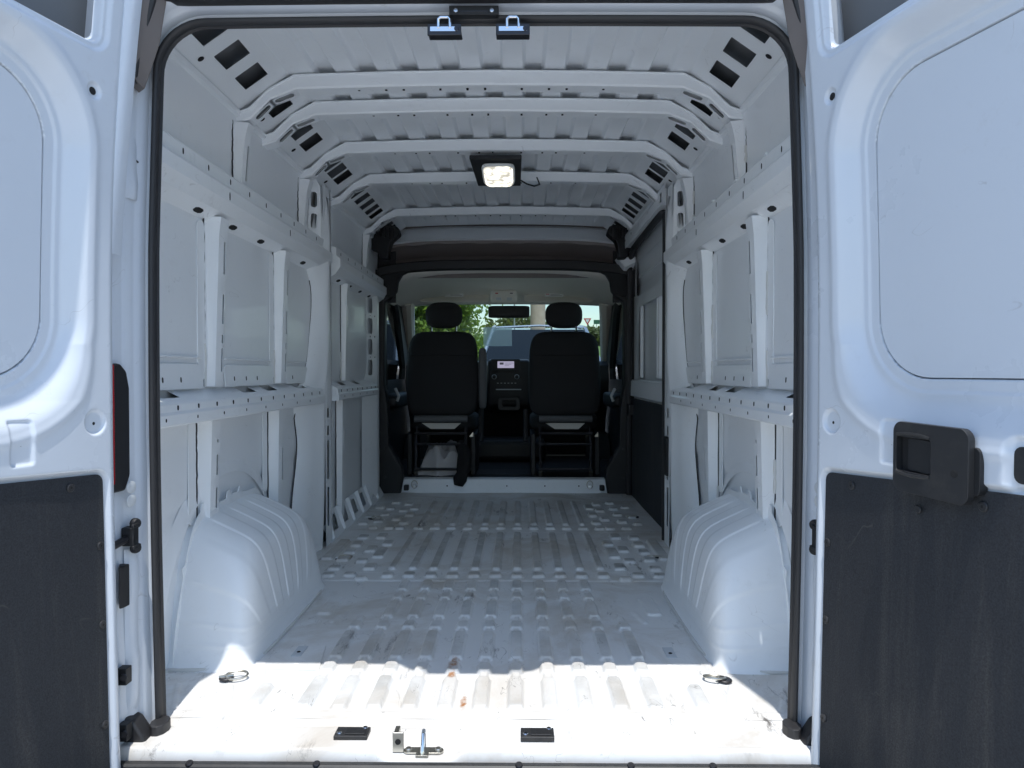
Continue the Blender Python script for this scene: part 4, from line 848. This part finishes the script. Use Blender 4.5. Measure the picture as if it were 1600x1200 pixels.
# seats
def seat(xc, label, arm):
    mb = MB()
    def bf(x, y, z):
        t_ = (z - .55) / .65; return (xc + (x - xc) * (1 - .10 * max(0, t_ - .55) ** 1.5 * 2.2), y + .10 * t_ ** 1.2 if t_ > 0 else y, z)
    superq(mb, (xc, 5.46, .875), (.277, .075, .33), 6, 3.0, 40, 18, bf); st = mb.build('seat', 'seat_cloth', van, smooth=60, label=label)
    MB().tube([(xc + .245 * k / 10, 5.452 - .015 - .025 * (1 - (k / 10) ** 6) + .04, 1.02 - .0006 * abs(k)) for k in range(-10, 11)], .004, 6).build('backrest_seam', 'void', st)
    for d_ in (-.04, .01):
        pass
    mb = MB(); superq(mb, (xc, 5.60, 1.335), (.146, .055, .104), 2.9, 2.4, 36, 16); mb.build('headrest', 'seat_cloth', st)
    for dx in (-.097, .097):
        MB().tube([(xc + dx, 5.585, 1.16), (xc + dx, 5.595, 1.27)], .007, 8).build('headrest_post', 'chrome', st); MB().disc((xc + dx, 5.585, 1.196), (0, 0, 1), .02, .012).build('post_sleeve', 'black_plastic', st)
    MB().tube([(xc - .20, 5.37, .535), (xc + .20, 5.37, .535)], .026, 12).build('seat_roll', 'seat_grey', st)
    mb = MB(); plate(mb, [(-.15, .50), (.15, .50), (.10, .455), (-.08, .455)], [], lambda u_, v_, d: (xc + u_, 5.40 + d, v_), .02); mb.build('cushion_back', 'headliner', st)
    mb = MB(); superq(mb, (xc, 5.72, .50), (.27, .26, .075), 4, 4); mb.build('seat_cushion', 'seat_cloth', st)
    for dx in (-.19, .19):
        MB().tube([(xc + dx, 5.36, .105), (xc + dx, 5.355, .36), (xc + dx, 5.40, .47)], .013, 8).build('frame_leg', 'dark_steel', st)
        MB().box(xc + dx * 1.28 - .02, xc + dx * 1.28 + .02, 5.40, 5.85, .10, .42).build('side_plate', 'black_plastic', st, .01)
        MB().tube([(xc + dx, 5.352, .11), (xc + dx, 5.34, .14)], .016, 8).build('leg_foot', 'zinc', st)
    for z in (.425, .345, .155): MB().tube([(xc - .20, 5.352, z), (xc + .20, 5.352, z)], .011, 8).build('frame_tube', 'dark_steel', st)
    MB().prism([(xc + .215, 5.36, .40), (xc + .245, 5.36, .40), (xc + .245, 5.36, .435)], (0, .04, 0)).build('hinge_plate', 'zinc', st)
    if arm:
        mb = MB(); superq(mb, (xc + .31, 5.50, .84), (.033, .05, .235), 5, 3); mb.build('armrest', 'seat_grey', st)
    MB().tube([(xc + (.30 if arm else -.30), 5.48, .60), (xc + (.30 if arm else -.30), 5.42, .36)], .02, 8).build('recline_lever', 'black_plastic', st)
    return st
seat(-.482, 'driver seat with upright armrest on its right', True); seat(.462, 'passenger seat without armrest', False)

# ---- sliding door and its aperture (right-hand side)
mb = MB()
fn = lambda u_, v_, d: (.945 + d, u_, v_)
plate(mb, [(3.72, -.10), (5.30, -.10), (5.30, 1.76), (3.72, 1.76)], [rrect(4.48, 1.545, 1.20, .24, .03), rrect(4.45, 1.09, 1.08, .50, .08)], fn, .0015)
sld = mb.build('sliding_door', 'paint', van)
mb = MB(); mb.box(.985, .99, 3.7, 5.3, -.1, 1.8); mb.build('door_skin', 'thin_paint', sld)
MB().loft([[(.93, y, .835), (.915, y, .825), (.912, y, .72), (.945, y, .71)] for y in (3.75, 5.28)], closed=False).build('door_ledge', 'paint', sld, smooth=30)
for y in (4.30, 4.36, 4.95): MB().loft([[(.975, y, z), (.955, y + .01, z), (.955, y + .03, z), (.975, y + .04, z)] for z in (.85, 1.35)], closed=False).build('door_rib', 'paint', sld)
MB().box(.965, .98, 3.85, 5.1, 1.56, 1.585).build('door_rib', 'paint', sld, .004)
mb = MB(); mb.box(.922, .944, 3.80, 5.26, -.06, .70); mb.build('door_trim', 'trim_board', sld, .004)
sp_ = [(.905, 5.13, -.06), (.905, 5.13, 1.50), (.903, 5.11, 1.62), (.900, 5.02, 1.70), (.895, 4.90, 1.735), (.885, 3.86, 1.755), (.885, 3.77, 1.72), (.885, 3.755, 1.60), (.885, 3.75, -.06)]
MB().tube(sp_, .021, 10).build('slider_seal', 'rubber', van)
mb = MB(); plate(mb, [(3.70, 1.755), (5.20, 1.745), (5.20, 1.835), (3.70, 1.87)], [rrect(3.82, 1.82, .05, .05, .006, 2)] + [rrect(y, 1.80, .03, .018, .008, 2) for y in (4.1, 4.4, 4.7, 4.95)], lambda u_, v_, d: (.846 + .02 * (u_ < 4) + d, u_, v_), .0015)
mb.loft([[(.846, y, 1.755), (.90, y, 1.752)] for y in (3.70, 5.2)], closed=False); mb.build('slider_header', 'paint', van, smooth=25)
MB().loft([[(.80, 5.17, 1.70), (.93, 5.17, 1.70), (.93, 5.17, 1.60), (.86, 5.17, 1.60)], [(.80, 5.05, 1.70), (.93, 5.0, 1.70), (.93, 5.0, 1.66), (.86, 5.05, 1.63)]]).build('aperture_corner', 'paint', van, .01)
MB().box(.855, .885, 3.60, 3.67, .36, .56).build('slider_latch', 'black_plastic', van, .006)
MB().box(.89, .93, 5.05, 5.12, .58, .66).build('slider_hinge', 'black_plastic', van, .006)
# wheels under the body
for s in (-1, 1):
    for y in (2.535, 6.75):
        w = MB(); gzc = gz(y) + .335
        prof = [(.0, .12), (.2, .12), (.22, .10), (.30, .11), (.335, .09), (.335, -.09), (.30, -.11), (.2, -.1), (0, -.1)]
        w.loft([[(s * .85 + s * px, y + r_ * math.cos(t_), gzc + r_ * math.sin(t_)) for r_, px in prof] for t_ in np.linspace(0, 2 * math.pi, 25)], closed=False); w.build('wheel', 'tyre', van, smooth=40)
# under-body closes the light path below the floor
MB().box(-.97, .97, 1.70, 5.2, -.16, -.14).build('underbody', 'dark_steel', van)

# ================================================================== loose things
def crumple(name, label, cat, m, x0, x1, y0, y1, z0, amp, seed, hang=None):
    nx, ny = 44, 34; U, V = np.meshgrid(np.linspace(0, 1, nx), np.linspace(0, 1, ny)); r = np.random.default_rng(seed); Zc = np.zeros_like(U)
    for k in range(26):
        a = r.uniform(0, math.pi); f = r.uniform(2, 18); ph = r.uniform(0, 6.3); Zc += np.abs(np.sin((U * math.cos(a) + V * math.sin(a)) * f + ph)) / (1 + .35 * f)
    Zc = (Zc - Zc.min()) / (Zc.max() - Zc.min()); env = sst(0, .22, np.minimum(np.minimum(U, 1 - U), np.minimum(V, 1 - V)))
    Xc = x0 + (x1 - x0) * U + .03 * np.sin(V * 7 + seed); Yc = y0 + (y1 - y0) * V + .02 * np.sin(U * 9); Z2 = z0 + amp * env * (.35 + .65 * Zc)
    if hang is not None: Z2 = Z2 + hang(U, V); 
    o = grid(name, np.stack([Xc, Yc, Z2], -1), m, None, smooth=70); sm = o.modifiers.new('thick', 'SOLIDIFY'); sm.thickness = .004
    o['label'] = label; o['category'] = cat; return o
crumple('cloth_bundle', 'crumpled white cloth stuffed under the left seat', 'cloth', 'white_cloth', -.67, -.29, 5.38, 5.80, .11, .27, 11, hang=lambda U, V: .07 * U * sst(0, .2, V) - .05 * np.abs(np.sin(U * 6 + V * 3)))
mb = MB(); pth = [(-.33, 5.40, .34), (-.30, 5.33, .27), (-.30, 5.30, .18), (-.31, 5.24, .135), (-.325, 5.20, .10), (-.335, 5.197, .055)]
mb.tube(pth, lambda t_: .055 - .02 * abs(t_ - .3) + .008 * math.sin(t_ * 17), 14); o = mb.build('dark_garment', 'black_cloth', None, smooth=60); o['label'] = 'black garment hanging over the white cab step'; o['category'] = 'garment'

# ================================================================== outside, through the windscreen
def leafmat(name, c0, c1):
    m, b, n, l = mat(name, c0, .5); oi = n.new('ShaderNodeNewGeometry'); r_ = ramp(n, l, oi.outputs['Random Per Island'], 0.0, 1.0, (*c0, 1), (*c1, 1)); l.new(r_.outputs[0], b.inputs['Base Color'])
    tr = n.new('ShaderNodeBsdfTranslucent'); tr.inputs[0].default_value = (c1[0] * 1.6, c1[1] * 1.6, c1[2], 1); ms = n.new('ShaderNodeMixShader'); ms.inputs[0].default_value = .35
    l.new(b.outputs[0], ms.inputs[1]); l.new(tr.outputs[0], ms.inputs[2]); l.new(ms.outputs[0], n['Material Output'].inputs[0])
leafmat('leaf', (0.035, 0.085, 0.014), (0.17, 0.26, 0.045)); leafmat('leaf_far', (0.05, 0.075, 0.02), (0.13, 0.15, 0.05))
m, b, n, l = mat('bark', (0.12, 0.09, 0.06), .9)
def tree(name, label, x, y, rx, rz, hz, nleaf, size, seed, lm):
    base = gz(y); e = thing(name, label, 'tree', (x, y, base)); r = np.random.default_rng(seed)
    MB().tube([(x, y, base - .1), (x + .05, y, base + hz * .4), (x, y + .1, base + hz)], lambda t_: .16 * rx / 2.5 * (1 - .6 * t_), 10).build('trunk', 'bark', e)
    # clumps spread over an uneven crown
    nc = 300; cl = []
    while len(cl) < nc:
        p = r.normal(size=3); p /= np.linalg.norm(p); p *= r.uniform(.25, 1.0) ** .5; cl.append(p)
    cl = np.array(cl); ci = r.integers(0, nc, nleaf); rad = r.uniform(.12, .24, nc)[ci]
    p = cl[ci] + r.normal(size=(nleaf, 3)) * rad[:, None] * .45
    c_ = p * np.array([rx, rx, rz]) + np.array([x, y, base + hz]); c_[:, 2] = np.maximum(c_[:, 2], base + .05)
    u_ = r.normal(size=(nleaf, 3)); u_ /= np.linalg.norm(u_, axis=1)[:, None]; w = np.cross(u_, r.normal(size=(nleaf, 3))); w /= np.linalg.norm(w, axis=1)[:, None]
    sz = size * r.uniform(.6, 1.3, nleaf)[:, None]
    V = np.stack([c_ - u_ * sz, c_ + w * sz * .45, c_ + u_ * sz, c_ - w * sz * .45], 1).reshape(-1, 3)
    me = bpy.data.meshes.new('crown'); me.vertices.add(len(V)); me.vertices.foreach_set('co', V.reshape(-1).astype(np.float32)); me.loops.add(nleaf * 4); me.loops.foreach_set('vertex_index', np.arange(nleaf * 4, dtype=np.int32)); me.polygons.add(nleaf); me.polygons.foreach_set('loop_start', np.arange(0, nleaf * 4, 4, dtype=np.int32)); me.update(calc_edges=True); me.validate()
    finish(me, 'crown', lm, e, smooth=0)
tree('broadleaf_tree', 'dense green bushy tree seen through the left of the windscreen', -3.35, 14.5, 2.75, 2.9, 1.8, 200000, .062, 1, 'leaf')
tree('broadleaf_tree', 'green bushy tree outside the left cab window', -6.6, 12.0, 2.4, 2.3, 1.9, 30000, .075, 2, 'leaf')
tree('distant_tree', 'low olive tree far away right of the mirror', .0, 62.0, 3.2, 1.5, 1.6, 5000, .22, 5, 'leaf_far')
for k, (x, y) in enumerate(((9.5, 90), (13.5, 95), (-1.5, 96))): tree('distant_tree', ['small far tree behind the road signs', 'far tree at the right edge of the windscreen', 'far tree beside the bushy tree'][k], x, y, 2.6, 1.3, 1.2, 2500, .3, 20 + k, 'leaf_far')
# dark car parked nose to nose
m, b, n, l = mat('navy_paint', (0.012, 0.022, 0.045), .2, 0, .6); mat('silver_trim', (0.55, 0.58, 0.62), .25, .9); mat('car_glass', (0.006, 0.009, 0.013), .02, 0, 0, .3); mat('white_paint', (.7, .7, .7), .3, 0, .5)
cb = gz(10.2); car = thing('parked_car', 'dark blue car parked facing the van, seen over the dashboard', 'car', (.45, 10.2, cb))
cx = .40
def cs_(y, zs_, ws_): return [(cx - w, y, cb + z) for z, w in zip(zs_, ws_)] + [(cx + w, y, cb + z) for z, w in reversed(list(zip(zs_, ws_)))]
body = MB(); body.loft([cs_(8.15, (.25, .45, .7, .72), (.80, .86, .80, .5)), cs_(8.3, (.22, .5, .85, .90), (.9, .94, .86, .5)), cs_(9.2, (.2, .6, .98, 1.03), (.93, .96, .90, .5)), cs_(9.5, (.2, .6, 1.02, 1.06), (.93, .96, .9, .5)), cs_(12.5, (.2, .6, 1.02, 1.04), (.93, .96, .9, .5)), cs_(12.8, (.3, .6, .9, .95), (.85, .9, .85, .5))]); body.build('body', 'navy_paint', car, .03)
gh = MB(); gh.loft([cs_(9.45, (1.0, 1.02), (.86, .80)), cs_(10.25, (1.0, 1.66), (.87, .66)), cs_(10.9, (1.0, 1.72), (.87, .68)), cs_(12.2, (1.0, 1.68), (.87, .66)), cs_(12.7, (.98, 1.02), (.84, .7))]); gh.build('roof', 'navy_paint', car, .02)
MB().add([(cx - .79, 9.44, cb + 1.055), (cx + .79, 9.44, cb + 1.055), (cx + .62, 10.19, cb + 1.655), (cx - .62, 10.19, cb + 1.655)], [(0, 1, 2, 3)]).build('windscreen', 'car_glass', car)
for s in (-1, 1):
    MB().tube([(cx + s * .66, 10.3, cb + 1.70), (cx + s * .67, 11.2, cb + 1.77), (cx + s * .66, 12.1, cb + 1.72)], .02, 8).build('roof_rail', 'silver_trim', car)
    MB().tube([(cx + s * .84, 9.45, cb + 1.06), (cx + s * .66, 10.22, cb + 1.67)], .03, 8).build('screen_post', 'silver_trim', car)
    mb = MB(); superq(mb, (cx + s * 1.02, 9.6, cb + 1.12), (.10, .06, .07), 4, 3); mb.build('wing_mirror', 'navy_paint', car)
    mb = MB(); superq(mb, (cx + s * .66, 8.22, cb + .68), (.17, .08, .07), 4, 3); mb.build('headlight', 'chrome', car)
    for y in (8.95, 11.9): w = MB(); w.loft([[(cx + s * (.84 + px), y + r_ * math.cos(t_), cb + .33 + r_ * math.sin(t_)) for r_, px in ((0, .1), (.22, .1), (.33, .08), (.33, -.1), (0, -.1))] for t_ in np.linspace(0, 2 * math.pi, 21)], closed=False); w.build('wheel', 'tyre', car)
MB().tube([(cx - .62, 10.2, cb + 1.685), (cx, 10.22, cb + 1.715), (cx + .62, 10.2, cb + 1.685)], .016, 8).build('roof_edge', 'silver_trim', car)
# tan column
m, b, n, l = mat('concrete', (0.42, 0.34, 0.25), .8); t = noise(n, l, 6, 5); r_ = ramp(n, l, t.outputs[0], .3, .7, (.38, .30, .22, 1), (.46, .38, .29, 1)); l.new(r_.outputs[0], b.inputs['Base Color'])
cg = gz(15.5); colm = thing('column', 'tan round column standing behind the parked car', 'column', (.52, 15.5, cg))
MB().tube([(.52, 15.5, cg - .1), (.52, 15.5, cg + 5.5)], .165, 20).build('shaft', 'concrete', colm); MB().box(.27, .77, 15.25, 15.75, cg - .05, cg + .25).build('footing', 'concrete', colm, .02)
MB().box(.2, .84, 15.2, 15.8, cg + 5.5, cg + 5.7).build('cap', 'concrete', colm, .02)
# white and dark cars beyond
for k, (x, y, m_, lab) in enumerate(((-.1, 24, 'car_glass', 'black car far behind the parked blue car, left of the column'), (1.15, 26, 'white_paint', 'white car far behind the column'))):
    g0 = gz(y); e = thing('distant_car', lab, 'car', (x, y, g0), 'cars parked beyond the column')
    b_ = MB(); b_.loft([[(x - .85, y - 2.1, g0 + .3), (x + .85, y - 2.1, g0 + .3), (x + .8, y - 2.1, g0 + .75), (x - .8, y - 2.1, g0 + .75)], [(x - .9, y - 1, g0 + .25), (x + .9, y - 1, g0 + .25), (x + .86, y - 1, g0 + 1.0), (x - .86, y - 1, g0 + 1.0)], [(x - .9, y + 2, g0 + .25), (x + .9, y + 2, g0 + .25), (x + .86, y + 2, g0 + 1.0), (x - .86, y + 2, g0 + 1.0)]]); b_.build('body', m_, e, .05)
    b_ = MB(); b_.loft([[(x - .84, y - 1, g0 + .98), (x + .84, y - 1, g0 + .98), (x + .8, y + 1.9, g0 + .98), (x - .8, y + 1.9, g0 + .98)], [(x - .62, y - .2, g0 + 1.55), (x + .62, y - .2, g0 + 1.55), (x + .62, y + 1.4, g0 + 1.55), (x - .62, y + 1.4, g0 + 1.55)]]); b_.build('cabin', 'car_glass', e, .05)
    b_ = MB(); b_.box(x - .64, x + .64, y - .25, y + 1.45, g0 + 1.54, g0 + 1.60); b_.build('roof', m_ if k else 'silver_trim', e, .02)
    for sx in (-.8, .8):
        for dy in (-1.3, 1.3): w = MB(); w.disc((x + sx, y + dy, g0 + .3), (sx, 0, 0), .32, .12, 18); w.build('wheel', 'tyre', e)
# road signs
mat('sign_white', (.75, .75, .75), .5); mat('sign_red', (.5, .03, .03), .5); mat('sign_green', (.03, .12, .06), .5); mat('post_grey', (.25, .26, .27), .5)
def sign(x, y, h, lab, kind):
    g0 = gz(y); e = thing('road_sign', lab, 'sign', (x, y, g0)); MB().tube([(x, y, g0 - .1), (x, y, g0 + h)], .04, 8).build('post', 'post_grey', e)
    zc = g0 + h
    if kind == 'yield':
        MB().prism([(x - .5, y - .06, zc + .1), (x + .5, y - .06, zc + .1), (x, y - .06, zc - .78)], (0, .02, 0)).build('face', 'sign_red', e); MB().prism([(x - .27, y - .066, zc - .03), (x + .27, y - .066, zc - .03), (x, y - .066, zc - .5)], (0, .004, 0)).build('centre', 'sign_white', e)
    else: MB().box(x - .42, x + .42, y - .06, y - .04, zc - .5, zc + .1).build('face', 'sign_green' if kind == 'g' else 'post_grey', e, .01)
sign(8.75, 90, 3.4, 'red and white triangular yield sign right of the passenger seat', 'yield'); sign(11.0, 100, 3.4, 'dark green road sign on a grey post', 'g'); sign(12.9, 104, 3.6, 'grey-backed sign furthest right of the signs', 'b')
lp0 = gz(48); lpole = thing('street_lamp', 'thin dark street lamp left of the column', 'street lamp', (-.2, 48, lp0)); MB().tube([(-.2, 48, lp0), (-.2, 48, lp0 + 5.2)], .05, 8).build('pole', 'post_grey', lpole); MB().box(-.35, .25, 47.8, 48.2, lp0 + 5.2, lp0 + 5.32).build('lamp_head', 'post_grey', lpole, .02)
